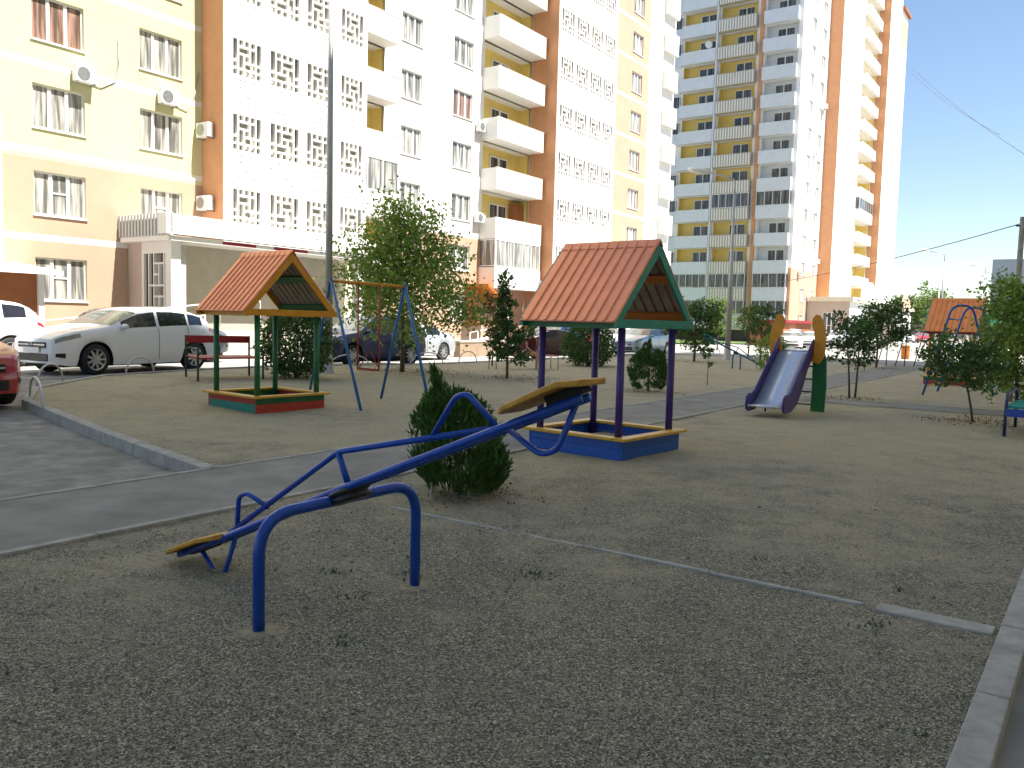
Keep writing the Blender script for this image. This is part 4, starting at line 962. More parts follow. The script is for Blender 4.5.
# tall block standing to the right of the viewer, outside the picture: it throws the shade on the playground
def shade_block():
    T=thing('shading_apartment_block','tall cream apartment block standing out of view whose shade covers the playground','building')
    HH=50;cf=-20.1+HH*.5386;te=52.8;tb=-45
    f=facA(cf);back=Fac(cf,0,tuple(dA),tuple(-nA))
    holes=[]
    fb=Fac(cf,te,tuple(-dA),tuple(-nA))
    for k in range(16):
        for i in range(24): holes.append((2+i*4,3.6+i*4,2+k*2.9,3.4+k*2.9))
    wall('wall',fb,0,te-tb,-.3,HH,holes,[w_cream],T,.2)
    mb=MB()
    for k in range(16): fbox(mb,fb,1,te-tb-1,1.9+k*2.9,3.5+k*2.9,-.25,-.19)
    mb.build('window_band',g_cur,T)
    mb=MB();v=[W(c,t,z) for z in(-.3,HH) for c,t in((cf+.3,tb),(cf+16,tb),(cf+16,te),(cf+.3,te))]
    mb.add(v,[(4,5,6,7),(0,1,5,4),(1,2,6,5),(2,3,7,6),(0,4,7,3)]);mb.build('body',w_cream,T)
    mb=MB();v=[W(c,t,z) for z in(-.3,HH) for c,t in((cf,tb),(cf+.3,tb),(cf+.3,te),(cf,te))]
    mb.add(v,[(4,5,6,7),(0,1,5,4),(2,3,7,6)]);mb.build('end_trim',w_cream,T)
shade_block()
# ------------------------------------------------ cars
def car(label,pos,rz,paintm,kind='hatch',scale=1,glass=None,group='parked cars',detail=True,plate=True,name='parked_car'):
    K=dict(
     hatch=dict(L=4.35,top=[(0,.74),(.1,.84),(.45,.94),(1.0,1.02),(1.2,1.05),(1.95,1.40),(2.4,1.475),(2.9,1.48),(3.5,1.41),(3.9,1.30),(4.22,1.02),(4.35,.72)],
        belt=[(0,.71),(.1,.80),(.45,.89),(1.2,.97),(2.4,1.0),(3.6,1.06),(4.1,1.03),(4.35,.70)],wx=(.86,3.52),glass=[(1.5,2.42),(2.5,3.3),(3.36,3.78)],ws=(1.26,1.93),rw=(3.86,4.16)),
     sedan=dict(L=4.6,top=[(0,.70),(.1,.80),(.5,.88),(1.2,.96),(1.4,1.0),(2.15,1.36),(2.6,1.42),(3.1,1.40),(3.7,1.14),(3.95,1.06),(4.4,1.02),(4.6,.74)],
        belt=[(0,.68),(.1,.77),(.5,.84),(1.4,.93),(3.0,.97),(4.0,1.0),(4.4,.98),(4.6,.72)],wx=(.88,3.65),glass=[(1.65,2.55),(2.63,3.35)],ws=(1.46,2.12),rw=(3.2,3.68)),
     suv=dict(L=4.6,top=[(0,.72),(.1,.88),(.5,1.03),(1.1,1.12),(1.25,1.15),(1.9,1.56),(2.3,1.66),(3.3,1.67),(3.9,1.60),(4.2,1.45),(4.5,1.1),(4.6,.8)],
        belt=[(0,.70),(.1,.84),(.5,.98),(1.2,1.08),(3.0,1.14),(4.1,1.2),(4.45,1.07),(4.6,.78)],wx=(.9,3.62),glass=[(1.55,2.45),(2.53,3.38),(3.46,4.0)],ws=(1.3,1.88),rw=(4.15,4.42)))[kind]
    L=K['L'];rw_=.335 if kind!='suv' else .37;zc=rw_;Ra=rw_+.06;half=.90
    T=thing(name,label,'car',pos,rz,group);T.scale=(scale,)*3
    us=np.linspace(0,L,90)
    def sm(pts):
        y=np.interp(np.linspace(-.3,L+.3,200),[p[0] for p in pts],[p[1] for p in pts]);k=np.ones(7)/7
        y2=np.convolve(np.pad(y,3,'edge'),k,'valid');return lambda x:float(np.interp(x,np.linspace(-.3,L+.3,200),y2))
    ft=sm(K['top']);fbt=sm(K['belt']);fw=sm([(0,.60),(.12,.72),(.4,.83),(1.0,.89),(3.4,.90),(L-.4,.85),(L-.1,.76),(L,.68)])
    fz=sm([(0,.26),(.3,.2),(L-.4,.22),(L,.32)])
    lim=.20 if kind!='suv' else .27
    def ring(x):
        zt_=ft(x);zb=min(fbt(x),zt_-.015);w=fw(x);zl=fz(x)+(0 if kind!='suv' else .07);ar=0
        for xw in K['wx']:
            d=abs(x-xw)
            if d<Ra: ar=max(ar,zc+math.sqrt(Ra*Ra-d*d))
        za=max(zl,ar);g=zt_-zb
        w4=w*.955;w5=w4-.015-.30*g*.85
        mid=max(zl+.14,za+.012);up=max(zl+(zb-zl)*.5,za+.03);zs=max(zb-.10,za+.045)
        return [(w*.95 if za==zl else w*.985,za),(w*.985,mid),(w,up),(w*.985,zs),(w4,max(zb,zs+.02)),(w5,zb+.85*g),(w5-.07,zb+.96*g),(w5*.55,zb+g+.006),(0,zb+g+.014)]
    def S(u,v,side,off=0):
        r=ring(u);i=min(int(v),7);q=v-i
        y=r[i][0]*(1-q)+r[i+1][0]*q;z=r[i][1]*(1-q)+r[i+1][1]*q
        p=Vector((u-L/2,-y*side,z))
        if off:
            a=S(min(u+.03,L),v,side);b=S(max(u-.03,0),v,side);v2=min(v+.05,8);v1=max(v-.05,0)
            c=S(u,v2,side);d=S(u,v1,side);n=(a-b).cross(c-d)
            if n.length>1e-9:
                n.normalize()
                if n.dot(p-Vector((0,0,.7)))<0:n=-n
                p=p+n*off
        return p
    def patch(name_,u0,u1,v0,v1,side,m,parent=T,off=.006,nu=8,nv=4,slant=(0,0)):
        vs=[];fs=[]
        for i in range(nu+1):
            for j in range(nv+1):
                q=j/nv;u=u0+slant[0]*q+(u1+slant[1]*q-u0-slant[0]*q)*i/nu
                vs.append(S(u,v0+(v1-v0)*q,side,off))
        for i in range(nu):
            for j in range(nv):k=i*(nv+1)+j;fs.append((k,k+nv+1,k+nv+2,k+1))
        return MB().add(vs,fs).build(name_,m,parent,True)
    # body
    xs=sorted(set(list(us)+[w+s*Ra for w in K['wx'] for s in(-.999,.999)]))
    vs=[];fs=[]
    for x in xs:
        r=ring(x);pr=[(-y,z) for y,z in r]+[(y,z) for y,z in r[:-1][::-1]]
        vs+=[(x-L/2,y,z) for y,z in pr]
    n=17
    for i in range(len(xs)-1):
        for j in range(n-1):fs.append((i*n+j,(i+1)*n+j,(i+1)*n+j+1,i*n+j+1))
    fs+=[tuple(range(n)),tuple((len(xs)-1)*n+j for j in range(n))[::-1]]
    body=MB().add(vs,fs).build('body',paintm,T,True)
    MB().box(-L/2+.25,L/2-.25,-.64,.64,.17,.62).build('underbody',m_black,T)
    gl=glass or m_carglass
    # windscreen across both sides
    def cross(name_,u0,u1,v0,m,off=.006,v1=8):
        vs=[];fs=[];nu=8;cols=[]
        for i in range(nu+1):
            u=u0+(u1-u0)*i/nu
            row=[S(u,v0+(v1-v0)*j/8,1,off) for j in range(9)]+[S(u,v0+(v1-v0)*j/8,-1,off) for j in range(8)][::-1]
            vs+=row
        m_=17
        for i in range(nu):
            for j in range(m_-1):fs.append((i*m_+j,(i+1)*m_+j,(i+1)*m_+j+1,i*m_+j+1))
        return MB().add(vs,fs).build(name_,m,T,True)
    cross('windscreen',K['ws'][0],K['ws'][1],5.15,m_screen);cross('rear_window',K['rw'][0],K['rw'][1],5.15,gl)
    for s in(1,-1):
        for (a,b) in K['glass']: patch('side_window',a,b,4.12,4.94,s,gl,slant=(0,-.0))
        if detail:
            patch('headlight',.06,.52,3.1,3.95,s,m_headl,off=.008);patch('tail_light',L-.34,L-.03,3.1,3.95,s,m_taill,off=.008)
            for dx in(2.42,3.26): patch('door_seam',K['glass'][0][1]+.03+(dx-2.42),K['glass'][0][1]+.045+(dx-2.42),.6,4.1,s,m_dark,off=.003,nu=1,nv=8)
            patch('door_handle',K['glass'][0][1]-.22,K['glass'][0][1]-.04,3.55,3.75,s,paintm,off=.022,nu=3,nv=1)
            patch('fog_lamp',.06,.22,1.1,1.7,s,m_dark,off=.006)
            p=S(1.52,4.1,s);mb=MB();mb.box(-.02,.02,-.04,.04,-.03,.0,Matrix.Translation(p+Vector((0,0,.02))));mb.lathe([(0,-.09),(.05,-.085),(.085,-.03),(.085,.03),(.05,.085),(0,.09)],12,'y',Matrix.Translation(p+Vector((0,-s*.07,.05)))@Matrix.Scale(.72,4,(0,0,1))@Matrix.Scale(.8,4,(1,0,0)));mb.build('mirror',paintm,T,True)
        for xw in K['wx']:
            yy=-s*(fw(xw)-.115)
            wh=MB();pr=[(rw_*.68,-.1),(rw_*.9,-.105),(rw_*.985,-.08),(rw_,-.03),(rw_,.03),(rw_*.985,.08),(rw_*.9,.105),(rw_*.68,.1)]
            wh.lathe(pr,28,'y');wo=wh.build('wheel',m_black,T,True);wo.location=(xw-L/2,yy,rw_)
            rm=MB();o_=-s
            rm.lathe([(rw_*.70,o_*.095),(rw_*.64,o_*.085),(rw_*.62,o_*.0),(rw_*.62,-o_*.05)],28,'y')
            for k in range(9):
                a=2*math.pi*k/9
                Tm=Matrix.Rotation(a,4,'Y')
                y0,y1=sorted((o_*.05,o_*.088));rm.add([Tm@Vector(q) for q in[(.02,y0,-.03),(rw_*.64,y0,-.018),(rw_*.64,y0,.018),(.02,y0,.03),(.02,y1,-.03),(rw_*.64,y1,-.018),(rw_*.64,y1,.018),(.02,y1,.03)]],[(0,1,2,3),(4,7,6,5),(0,4,5,1),(1,5,6,2),(2,6,7,3),(3,7,4,0)])
            rm.lathe([(0,o_*.094),(.05,o_*.092),(.055,o_*.06)],14,'y')
            rm.build('rim',m_rim,wo)
            MB().lathe([(0,o_*.03),(rw_*.62,o_*.03)],20,'y').build('brake',m_black,wo)
    if detail:
        w0=fw(0)
        z1=ft(0)
        MB().box(-L/2-.03,-L/2+.05,-w0*.72,w0*.72,z1-.18,z1-.06).build('grille',m_dark,T,bevel=.015)
        MB().box(-L/2-.036,-L/2-.025,-w0*.7,w0*.7,z1-.13,z1-.105).build('grille_bar',m_rim,T)
        MB().lathe([(.05,-.01),(.06,0),(.05,.01)],18,'y',Matrix.Translation((-L/2-.045,0,z1-.12))@Matrix.Rotation(math.pi/2,4,'Z')).build('badge',m_rim,T)
        MB().box(-L/2-.02,-L/2+.05,-w0*.8,w0*.8,.30,z1-.30).build('bumper_intake',m_dark,T,bevel=.02)
        if plate: MB().box(-L/2-.04,-L/2-.027,-.26,.26,z1-.28,z1-.17).build('licence_plate',m_white,T)
        MB().box(L/2-.04,L/2+.02,-.26,.26,.6,.71).build('licence_plate',m_white,T)
        MB().box(L/2-.1,L/2+.012,-.6,.6,.28,.42).build('rear_bumper_trim',m_dark,T,bevel=.015)
    return T
def cpaint(n,c,metal=.0,r=.3): return mat(n,c,r,metal,coat=.8,spec=.5)
m_carglass=mat('car_glass',(.012,.016,.03),.05,spec=1.0);m_screen=mat('windscreen_glass',(.10,.11,.10),.06,spec=1.0)
m_headl=mat('headlight_glass',(.22,.25,.30),.08,.5,spec=1);m_taill=mat('tail_light_red',(.35,.01,.015),.15,coat=1);m_rim=mat('alloy',(.62,.63,.65),.3,.8)
c_white=cpaint('white_car_paint',(.86,.87,.90));c_silver=cpaint('silver_car_paint',(.55,.58,.62),.4);c_navy=cpaint('navy_car_paint',(.02,.03,.11),.2);c_red=cpaint('red_car_paint',(.42,.008,.012));c_dark=cpaint('dark_grey_car_paint',(.05,.055,.07),.2)
c_sky=cpaint('pale_blue_car_paint',(.33,.43,.48),.35);c_blue=cpaint('blue_car_paint',(.03,.07,.30),.1);c_maroon=cpaint('maroon_car_paint',(.045,.006,.012))
def zc_(c,t,off=-.1): p=W(c,t);return W(c,t,zt(p.x,p.y)+off)
da_=.14;Fp=zc_(-18.95,10.35,-.1);d2=Vector((math.cos(ANG+da_),math.sin(ANG+da_),0));n2=Vector((d2.y,-d2.x,0))
hat=car('white hatchback parked beside the sand near the left edge',Fp+d2*1.36-n2*.84,ANG+da_,c_white,'hatch',1.08)
car('white crossover seen from behind at the left edge',zc_(-23.3,onc(50,-22.5)-2.35),ANG,c_white,'suv',1.03)
car('dark grey car mostly hidden behind the white hatchback',zc_(-23.4,onc(226,-22.6)-2.0),ANG+math.pi,c_dark,'suv',.98)
car('bright red car nosing in at the left edge beside the kerb',Vector((-9.62,13.3,zt(-9.5,13.1)-.11)),math.atan2(.58,-.81),c_red,'hatch',1.0)
car('navy suv parked behind the swing and the broad tree',zc_(-19.95,20.1),ANG,c_navy,'suv',1.0)
car('silver sedan parked beyond the navy suv',zc_(-22.3,24.7),ANG,c_silver,'sedan',1.0)
car('maroon and black sedan seen between the purple posts beside the seated person',zc_(-19.6,31.6),ANG+math.pi-.5,c_maroon,'sedan',.95)
car('blue sedan behind the maroon one left of the round bush',zc_(-22.5,36.2),ANG,c_blue,'suv',.95)
car('white hatchback behind the pale blue one',zc_(-22.3,43.0),ANG,c_white,'hatch',.95)
car('pale blue hatchback seen through the purple posts',zc_(-19.7,40.6),ANG,c_sky,'hatch',1.0)
car('small red car left of the white hatchback between the posts',zc_(-24.9,42.0),ANG,c_red,'hatch',.95)
for (px,c,k,m,lb,rot) in[(792,-19.5,'hatch',c_white,'white hatchback facing the viewer between the slide tops',ANG+.3),(789,-22.6,'suv',c_white,'white suv behind the white hatchback at the slide tops',ANG),(812,-19.2,'hatch',c_white,'white hatchback partly behind the right yellow slide panel',ANG+.15),(838,-18.8,'suv',c_silver,'silver suv with blue windscreen right of the slide',ANG+.1),(858,-18.2,'sedan',c_silver,'silver sedan behind the forked young tree',ANG+.1)]:
    tt=onc(px,c,340);car(lb,W(c,tt,-.12),rot,m,k,.95)
car('tiny white car on the far road left of the orange playhouse',Vector((57.5,122,-.15)),ANG+.4,c_white,'hatch',1)
car('tiny red car on the far road beside the tiny white one',Vector((60.5,123,-.15)),ANG+.3,c_red,'hatch',1)
# ------------------------------------------------ vegetation
def leafmat(n,c,tr=.25,v=.4):
    m=mat(n,c,.55,rndv=v,spec=.3);nt=m.node_tree;b=nt.nodes['Principled BSDF'];out=nt.nodes['Material Output']
    tl=nt.nodes.new('ShaderNodeBsdfTranslucent');mx=nt.nodes.new('ShaderNodeMixShader');mx.inputs[0].default_value=tr
    src=b.inputs['Base Color'].links[0].from_socket;nt.links.new(src,tl.inputs['Color']);nt.links.new(b.outputs[0],mx.inputs[1]);nt.links.new(tl.outputs[0],mx.inputs[2]);nt.links.new(mx.outputs[0],out.inputs['Surface']);return m
l_mid=leafmat('leaf_mid_green',(.24,.34,.07),.38);l_dark=leafmat('leaf_dark_green',(.085,.155,.045),.3);l_light=leafmat('leaf_light_green',(.15,.22,.04),.35);l_thuja=leafmat('thuja_green',(.07,.145,.032),.12,.45);l_brown=leafmat('leaf_brownish',(.16,.10,.03));l_far=leafmat('leaf_far_green',(.16,.20,.05),.3)
m_bark=mat('bark',(.11,.085,.06),.9,var=.35,vs=18,bump=.8,bs=50);m_stem=mat('young_bark',(.07,.06,.045),.85,var=.3,vs=20)
def leaves(name,pts,size,m,parent,up=.3,aspect=.62,jit=.35,dirs=None):
    n=len(pts);pts=np.asarray(pts,float)
    d=rs.normal(size=(n,3));d[:,2]+=up*0
    if dirs is not None: d=d*.45+np.asarray(dirs)
    d/=np.linalg.norm(d,axis=1)[:,None]
    r=rs.normal(size=(n,3));s=np.cross(d,r);s/=np.linalg.norm(s,axis=1)[:,None];nn=np.cross(d,s)
    L=size*(1+jit*rs.uniform(-1,1,n))[:,None];w=L*aspect*.5
    fold=nn*L*.12
    v=np.stack([pts,pts+d*L*.45+s*w+fold,pts+d*L,pts+d*L*.45-s*w+fold],1).reshape(-1,3)
    i=np.arange(n)[:,None]*4;f=np.concatenate([i+np.array([[0,1,2]]),i+np.array([[0,2,3]])],0)
    me=bpy.data.meshes.new(name);me.from_pydata(v.tolist(),[],f.tolist());return link(name,me,m,parent)
def tree(label,name,base,h,crown_r,crown_z0,n,leaf,m,trunk_r=.05,lean=(0,0),nl=16,spread=.55,stems=1,gap=.5,group=None,cat='tree',shape=None,trunkm=None,asym=0):
    t=thing(name,label,cat,base,random.uniform(-.0,.0),group)
    mb=MB();tips=[]
    for s_ in range(stems):
        off=Vector((.12*(s_-(stems-1)/2),0,0));top=Vector((lean[0]+off.x*3,lean[1],h*.93))
        def tp(u): 
            b=off.lerp(top,u);w=math.sin(u*5+s_)*.03*h*.2;return Vector((b.x+w,b.y+w*.5,b.z))
        mb.tube([off-Vector((0,0,.08))]+[tp(u/8) for u in range(1,9)],[trunk_r*(1-.85*u/8) for u in range(9)],8)
        for k in range(nl):
            u=crown_z0/h+(1-crown_z0/h)*((k+random.random()*.8)/nl)*.95;p=tp(min(u,1))
            a=k*2.4+random.uniform(-.5,.5);q=(u-crown_z0/h)/(1-crown_z0/h)
            rr=crown_r*(shape(q) if shape else math.sin(math.pi*min(1,.18+q*.78))**.7)*random.uniform(.62,1.1)
            if asym: rr*=1+asym*math.cos(a)
            e=p+Vector((math.cos(a)*rr,math.sin(a)*rr,rr*random.uniform(.15,.6)))
            e.z=min(e.z,h*1.0)
            midp=p.lerp(e,.5)+Vector((0,0,-.05*rr))
            mb.tube([p,midp,e],[trunk_r*.35*(1-q*.6),trunk_r*.2,trunk_r*.07],5)
            tips.append((p,e,rr))
            for b in range(3):
                f0=random.uniform(.35,.9);p2=p.lerp(e,f0);e2=p2+Vector((random.gauss(0,1),random.gauss(0,1),random.gauss(.25,.6)))*rr*.38
                mb.tube([p2,e2],[trunk_r*.12,trunk_r*.04],4);tips.append((p2,e2,rr*.6))
    mb.build('trunk',trunkm or m_bark,t,True)
    pts=[];tot=sum(x[2] for x in tips)
    for (p,e,rr) in tips:
        k=max(4,int(n*rr/tot));cl=max(1,k//7)
        for _ in range(cl):
            f0=random.uniform(gap*.55,1.05);c=p.lerp(e,f0)+Vector((random.gauss(0,1),random.gauss(0,1),random.gauss(0,.8)))*crown_r*.09
            for _ in range(7): pts.append(c+Vector((random.gauss(0,1),random.gauss(0,1),random.gauss(0,.8)))*crown_r*.075)
    leaves('crown',[tuple(p) for p in pts],leaf,m,t)
    return t
def thuja(label,base,h,w,n,leaf,tip=(0,0),m=None):
    t=thing('thuja_bush',label,'bush',base,0,'clipped thuja bushes on the sand')
    MB().tube([(0,0,-.05),(tip[0]*.5,tip[1]*.5,h*.75)],[.03,.01],6).build('trunk',m_bark,t)
    pts=[];dr=[]
    cl=[(rs.uniform(0,6.28),rs.uniform(.03,.95)) for _ in range(90)]
    for i in range(n):
        a,q=cl[rs.randint(90)];a+=rs.normal()*.22;q=min(1,max(0.0,q+rs.normal()*.05))
        prof=math.sqrt(max(.01,1-((q-.42)/.60)**2))
        k=.5+.5*rs.rand()**.4;k*=1+.12*math.sin(a*5+q*9)
        r=w/2*prof*k
        z=h*(q*.80+.03)+rs.normal()*.012
        x=math.cos(a)*r+tip[0]*q*q*.5;y=math.sin(a)*r+tip[1]*q*q*.5
        pts.append((x,y,z));dr.append((math.cos(a)*.45,math.sin(a)*.45,1.25))
    for i in range(int(n*.05)):   # leader sprays
        q=rs.rand();pts.append((tip[0]*(.5+.5*q)+rs.normal()*.05*(1-q)*w*2,tip[1]*(.5+.5*q)+rs.normal()*.05*(1-q),h*(.66+.36*q)));dr.append((tip[0],tip[1],1.6))
    leaves('foliage',pts,leaf,m or l_thuja,t,aspect=.22,dirs=dr,jit=.5)
    return t
g=Gt(462,494);thuja('dense dark thuja bush right behind the foreground seesaw',g,1.08,.80,14000,.062,(-.28,0))
for dx in(-.26,): 
    tag(MB().tube([Vector((g.x+dx,g.y-.22,-.02)),Vector((g.x+dx+.01,g.y-.22,.2))],.009,6).build('plant_stake',m_hoop,None),'short white stake at the foot of the dark thuja','stake')
thuja('rounded thuja bush between the two right purple posts',Gt(648,391),1.15,.9,6500,.075)
def bush(label,base,h,w,n,leaf,m):
    t=thing('leafy_bush',label,'bush',base,0,'dark leafy bushes by the road')
    mb=MB()
    for k in range(7):
        a=k*.9;mb.tube([(0,0,-.05),(math.cos(a)*w*.2,math.sin(a)*w*.2,h*.4),(math.cos(a)*w*.36,math.sin(a)*w*.36,h*.8)],[.03,.02,.008],5)
    mb.build('stems',m_stem,t);pts=[]
    for _ in range(n//8):
        a=rs.uniform(0,6.28);q=rs.uniform(-.9,1);r=(.65+.38*rs.rand())*math.sqrt(max(0,1-abs(q)**2.6));c=(math.cos(a)*r*w/2,math.sin(a)*r*w/2,h*(.5+.48*q))
        for _ in range(8): pts.append((c[0]+rs.normal()*w*.05,c[1]+rs.normal()*w*.05,c[2]+rs.normal()*h*.045))
    leaves('foliage',pts,leaf,m,t);return t
bush('big dark round bush behind the green-posted playhouse',Gt(297,378),1.62,1.55,7000,.08,l_dark)
bush('dark round bush behind the purple posts beside the parked cars',Gt(588,366),1.55,1.8,5000,.1,l_dark)
tree('broad young tree with bright green crown behind the swing','broadleaf_tree',Gt(402,372),4.95,2.65,1.05,12500,.115,l_mid,.07,nl=34,lean=(-.1,0),gap=.8,asym=.16,shape=lambda q:(1.02-.86*q**.85)*(.72+.28*min(1,q*5)))
tree('slender tree with dense lower leaves left of the purple-posted playhouse','broadleaf_tree',Gt(507,378),3.1,.6,.35,3000,.1,l_dark,.04,nl=26,lean=(-.1,0),shape=lambda q:(.95 if q<.32 else .55*(1.3-q)))
tree('small brownish leaved tree left of the slender tree','broadleaf_tree',Gt(492,366),2.6,.7,.9,900,.12,l_brown,.03,nl=12)
tree('dark green tree right of the purple-posted playhouse','broadleaf_tree',Gt(694,361.5),2.7,1.15,.45,3200,.13,l_dark,.06,nl=22)
tree('light green tree behind the dark one right of the purple-posted playhouse','broadleaf_tree',W(-20.5,onc(717,-20.5,350),-.1),3.6,1.1,1.0,1500,.16,l_light,.05,nl=14)
tree('sparse young tree in front of the tower between lamp post and slide','broadleaf_tree',Gt(760,360),2.6,.95,.7,1500,.12,l_dark,.05,nl=14,gap=.7)
tree('small light tree behind the sparse one near the slide','broadleaf_tree',Gt(748,357),2.8,.8,1.2,900,.14,l_light,.04,nl=12)
bush('low leafy shrub left of the slide top',Gt(771,371),1.25,1.15,1300,.09,l_mid)
tree('tiny thin sapling on the sand before the far seesaw','sapling',Gt(707,385),1.35,.16,.55,70,.08,l_dark,.012,nl=6,cat='sapling')
tree('young tree with forked dark stems on the sand right of the slide','broadleaf_tree',Gt(852,398),1.95,.62,.75,2000,.085,l_dark,.028,nl=14,stems=2,gap=.8,lean=(-.05,0),trunkm=m_stem)
tree('dark crowned tree behind the forked stem tree','broadleaf_tree',Gt(876,368),2.7,1.3,.85,3400,.13,l_dark,.05,nl=20,asym=.35)
tree('small leaning tree with reddish top before the orange playhouse','broadleaf_tree',Gt(973,422),1.5,.72,.55,2700,.075,l_dark,.024,nl=18,lean=(-.28,.1),trunkm=m_stem,asym=-.1)
tree('large light green tree at the right edge above the turquoise bench','broadleaf_tree',Gt(1016,414),2.75,1.15,.4,8000,.085,l_mid,.04,nl=34,lean=(-.15,0),shape=lambda q:1.0-.6*q)
for i,(px,d,h,w,m) in enumerate([(905,150,7.5,4.5,l_far),(917,155,9,4,l_far),(930,150,9.5,4.5,l_light),(942,158,8.5,4,l_far),(958,165,7,4.5,l_far),(897,160,6,3.5,l_far)]):
    lb=['low far tree just right of the shop pavilions','far yellow green tree behind the slim mast','tallest far tree beside the far lamp','far tree behind the first far lamp pole','low far tree over the orange playhouse ridge','lowest far tree touching the tower edge'][i]
    tree(lb,'broadleaf_tree',Vector(((px-512)/830*d,d,-.15)),h,w,1.5,1800,.5,m,.15,nl=16,group='trees beyond the far road')
# mulch / dry leaves rings near trunks
def litter():
    V=[]
    for (px,py,r,n) in[(402,371,1.6,900),(512,378,.9,350),(973,422,.7,350),(852,399,.6,220),(465,496,.45,160),(648,392,.6,150),(876,369,1,150),(694,362,.8,120)]:
        g0=Gt(px,py)
        for _ in range(n):
            V.append((g0.x+random.gauss(0,r*.6),g0.y+random.gauss(0,r*.6),g0.z+.012))
    o=leaves('leaf_litter',V,.035,leafmat('dry_leaf',(.16,.10,.05),.0,.4),None);tag(o,'dry brown leaf litter under the trees and bushes','leaf litter',kind='stuff')
litter()
# ------------------------------------------------ person on the far bench
def far_bench():
    t=thing('park_bench','low bench behind the purple post carrying the seated person','bench',(0,0,0))
    a=W(-15.9,21.55);b=W(-14.5,22.9);a=Gt(496,369.5);b=Gt(558,369.5)
    up=Vector((0,0,1))
    w=Vector((-.35,.5,0)).normalized()*.4
    for p in(a,b):
        for q2 in(Vector((0,0,0)),w): MB().tube([p+q2-up*.05,p+q2+up*.42],.022,8).build('leg',m_lamp,t,True)
    for k in range(3):
        o1=w*(.02+k*.33);o2=w*(.3+k*.33);vs=[v+Vector((0,0,z)) for z in(.42,.46) for v in(a+o1,b+o1,b+o2,a+o2)]
        MB().add(vs,[(0,3,2,1),(4,5,6,7),(0,1,5,4),(1,2,6,5),(2,3,7,6),(3,0,4,7)]).build('seat_plank',paint('dusty_red',(.36,.13,.10)),t)
    return a.lerp(b,.61)+w*.5
sp=far_bench()
def person(base):
    """seated figure; local +x is where the knees point"""
    nodes=[(0,0,.52,.12,.14),(0,0,.70,.115,.125),(0.0,0,.88,.115,.15),(.0,0,1.0,.09,.13),(.02,0,1.08,.05,.05),(.03,0,1.14,.05,.05),(.035,0,1.2,.085,.078),(.035,0,1.28,.088,.08),(.03,0,1.34,.05,.05)]
    edges=[(i,i+1) for i in range(len(nodes)-1)]
    def chain(st,pts):
        prev=st
        for p in pts: nodes.append(p);edges.append((prev,len(nodes)-1));prev=len(nodes)-1
        return prev
    for s in(1,-1):
        chain(0,[(.08,s*.09,.52,.085,.085),(.25,s*.10,.53,.075,.075),(.42,s*.10,.52,.058,.058),(.45,s*.10,.48,.052,.052),(.44,s*.10,.3,.05,.05),(.42,s*.10,.12,.036,.036),(.43,s*.10,.05,.036,.04),(.52,s*.11,.035,.035,.03),(.60,s*.11,.03,.025,.02)])
        e=chain(3,[(.0,s*.17,.99,.052,.052),(.02,s*.20,.86,.042,.042),(.05,s*.21,.74,.036,.036),(.18,s*.16,.64,.03,.03),(.28,s*.12,.60,.024,.024),(.32,s*.11,.59,.028,.02)])
        for k in range(4): chain(e,[(.35,s*.11+(k-1.5)*.014,.585,.009,.009),(.385-.005*abs(k-1.5),s*.11+(k-1.5)*.016,.575,.007,.007)])
        chain(e,[(.335,s*.085,.59,.009,.009),(.36,s*.07,.585,.008,.008)])
    me=bpy.data.meshes.new('person');me.from_pydata([n[:3] for n in nodes],edges,[])
    o=bpy.data.objects.new('person',me);C.objects.link(o);me.materials.append(mat('skin',(.42,.22,.14),.6))
    md=o.modifiers.new('skin','SKIN')
    for i,n in enumerate(nodes): me.skin_vertices[0].data[i].radius=(n[3],n[4])
    me.skin_vertices[0].data[0].use_root=True
    sb=o.modifiers.new('sub','SUBSURF');sb.levels=2;sb.render_levels=2
    for p in me.polygons:p.use_smooth=True
    o.location=base;o.rotation_euler=(0,0,-.95)
    tag(o,'seated person with long dark hair in a dark red top on the far bench','person')
    # clothing and hair
    def shell(name,rings,m):
        mb=MB();vs=[];fs=[];n=16
        for (x,y,z,rx,ry) in rings:
            for k in range(n):
                a=2*math.pi*k/n;vs.append((x+rx*math.cos(a),y+ry*math.sin(a),z))
        for i in range(len(rings)-1):
            for k in range(n):fs.append((i*n+k,i*n+(k+1)%n,(i+1)*n+(k+1)%n,(i+1)*n+k))
        fs+=[tuple(range(n))[::-1],tuple(len(vs)-n+k for k in range(n))]
        return mb.add(vs,fs).build(name,m,o,True)
    shell('top',[(0,0,.50,.15,.185),(0,0,.62,.135,.165),(0,0,.8,.13,.165),(0,0,.93,.13,.185),(0,0,1.01,.11,.17),(.01,0,1.06,.07,.08)],mat('dark_red_cloth',(.09,.012,.02),.9))
    shell('shorts',[(.1,0,.455,.19,.2),(.1,0,.52,.2,.205),(.08,0,.6,.17,.19)],mat('rose_cloth',(.30,.12,.10),.9))
    shell('hair',[(-.075,0,.86,.03,.07),(-.085,0,1.0,.045,.09),(-.06,0,1.12,.07,.1),(-.015,0,1.22,.095,.1),(-.005,0,1.31,.10,.098),(.0,0,1.38,.075,.075),(.0,0,1.405,.02,.02)],mat('dark_hair',(.012,.009,.008),.5))
    for s in(1,-1): MB().lathe([(0,-.008),(.009,-.004),(.011,0),(.009,.004),(0,.008)],8,'y',Matrix.Translation((.115,s*.03,1.26))).build('eye',m_dark,o)
    MB().add([(.112,-.013,1.225),(.112,.013,1.225),(.142,0,1.222),(.116,0,1.262)],[(0,1,2),(0,2,3),(1,3,2)]).build('nose',me.materials[0],o)
    MB().box(.105,.117,-.022,.022,1.192,1.200).build('mouth',mat('lips',(.25,.06,.05),.5),o)
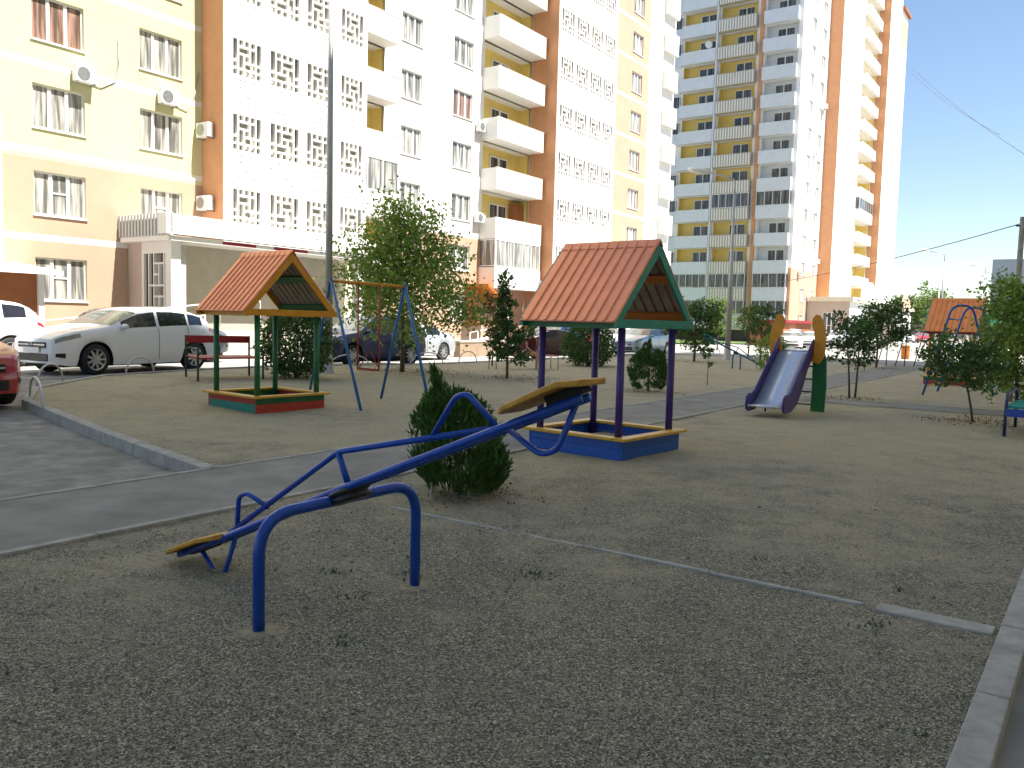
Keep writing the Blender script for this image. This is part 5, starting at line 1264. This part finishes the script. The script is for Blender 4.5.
    for s in(1,-1): MB().lathe([(0,-.01),(.02,-.006),(.022,.004),(0,.008)],8,'y',Matrix.Translation((.03,s*.088,1.25))).build('ear',me.materials[0],o)
    MB().box(.40,.62,-.15,-.055,.0,.03).box(.40,.62,.06,.155,.0,.03).build('sandals',m_dark,o,bevel=.01)
person(Vector((sp.x,sp.y,sp.z-.03)))
# cloth bundle on the raised end of the far seesaw
mb=MB();n=16;rg=[(-.28,.05),(-.24,.17),(-.1,.24),(.04,.22),(.18,.17),(.28,.05)]
vs=[];fs=[]
for i,(x,r) in enumerate(rg):
    for k in range(n):
        a=2*math.pi*k/n;q=r*(1+.18*math.sin(3*a+i*1.7));vs.append((x,q*math.cos(a)*.8,q*math.sin(a)))
for i in range(len(rg)-1):
    for k in range(n):
        fs.append((i*n+k,i*n+(k+1)%n,(i+1)*n+(k+1)%n,(i+1)*n+k))
fs+=[tuple(range(n))[::-1],tuple(len(vs)-n+k for k in range(n))]
vs=[(a*.42,b*.6,c*.5) for a,b,c in vs];mb.add(vs,fs);mb.mi=[1 if (v[0]>1*n*2) else 0 for v in mb.f]
o=mb.build('cloth_bundle',[p_cyan,w_white],None,True);pz_=pix(714.5,342,30.0);o.location=pz_;tag(o,'blue and white cloth bundle draped over the raised far seesaw seat','bundle')
# ------------------------------------------------ light
w=bpy.data.worlds.new('World');sc.world=w;w.use_nodes=True;nt=w.node_tree;bg=nt.nodes['Background']
sky=nt.nodes.new('ShaderNodeTexSky');sky.sky_type='NISHITA';sky.sun_disc=False;EL=R(61.3);sd=Vector((.321,-.151,0)).normalized()
sky.sun_elevation=EL;sky.sun_rotation=math.atan2(sd.x,sd.y);sky.altitude=50;sky.air_density=1.0;sky.dust_density=.2;sky.ozone_density=1.0
nt.links.new(sky.outputs[0],bg.inputs['Color']);bg.inputs['Strength'].default_value=.072
su=bpy.data.lights.new('sun','SUN');su.energy=5.0;su.angle=R(.55);su.color=(1,.95,.86);so=bpy.data.objects.new('sun',su);C.objects.link(so)
S_=Vector((sd.x*math.cos(EL),sd.y*math.cos(EL),math.sin(EL)));so.rotation_euler=S_.to_track_quat('Z','Y').to_euler();so.location=(0,0,60)
vs_=sc.view_settings;vs_.view_transform='Standard';vs_.look='None';vs_.exposure=1.42;vs_.gamma=1
sc.render.engine='CYCLES'
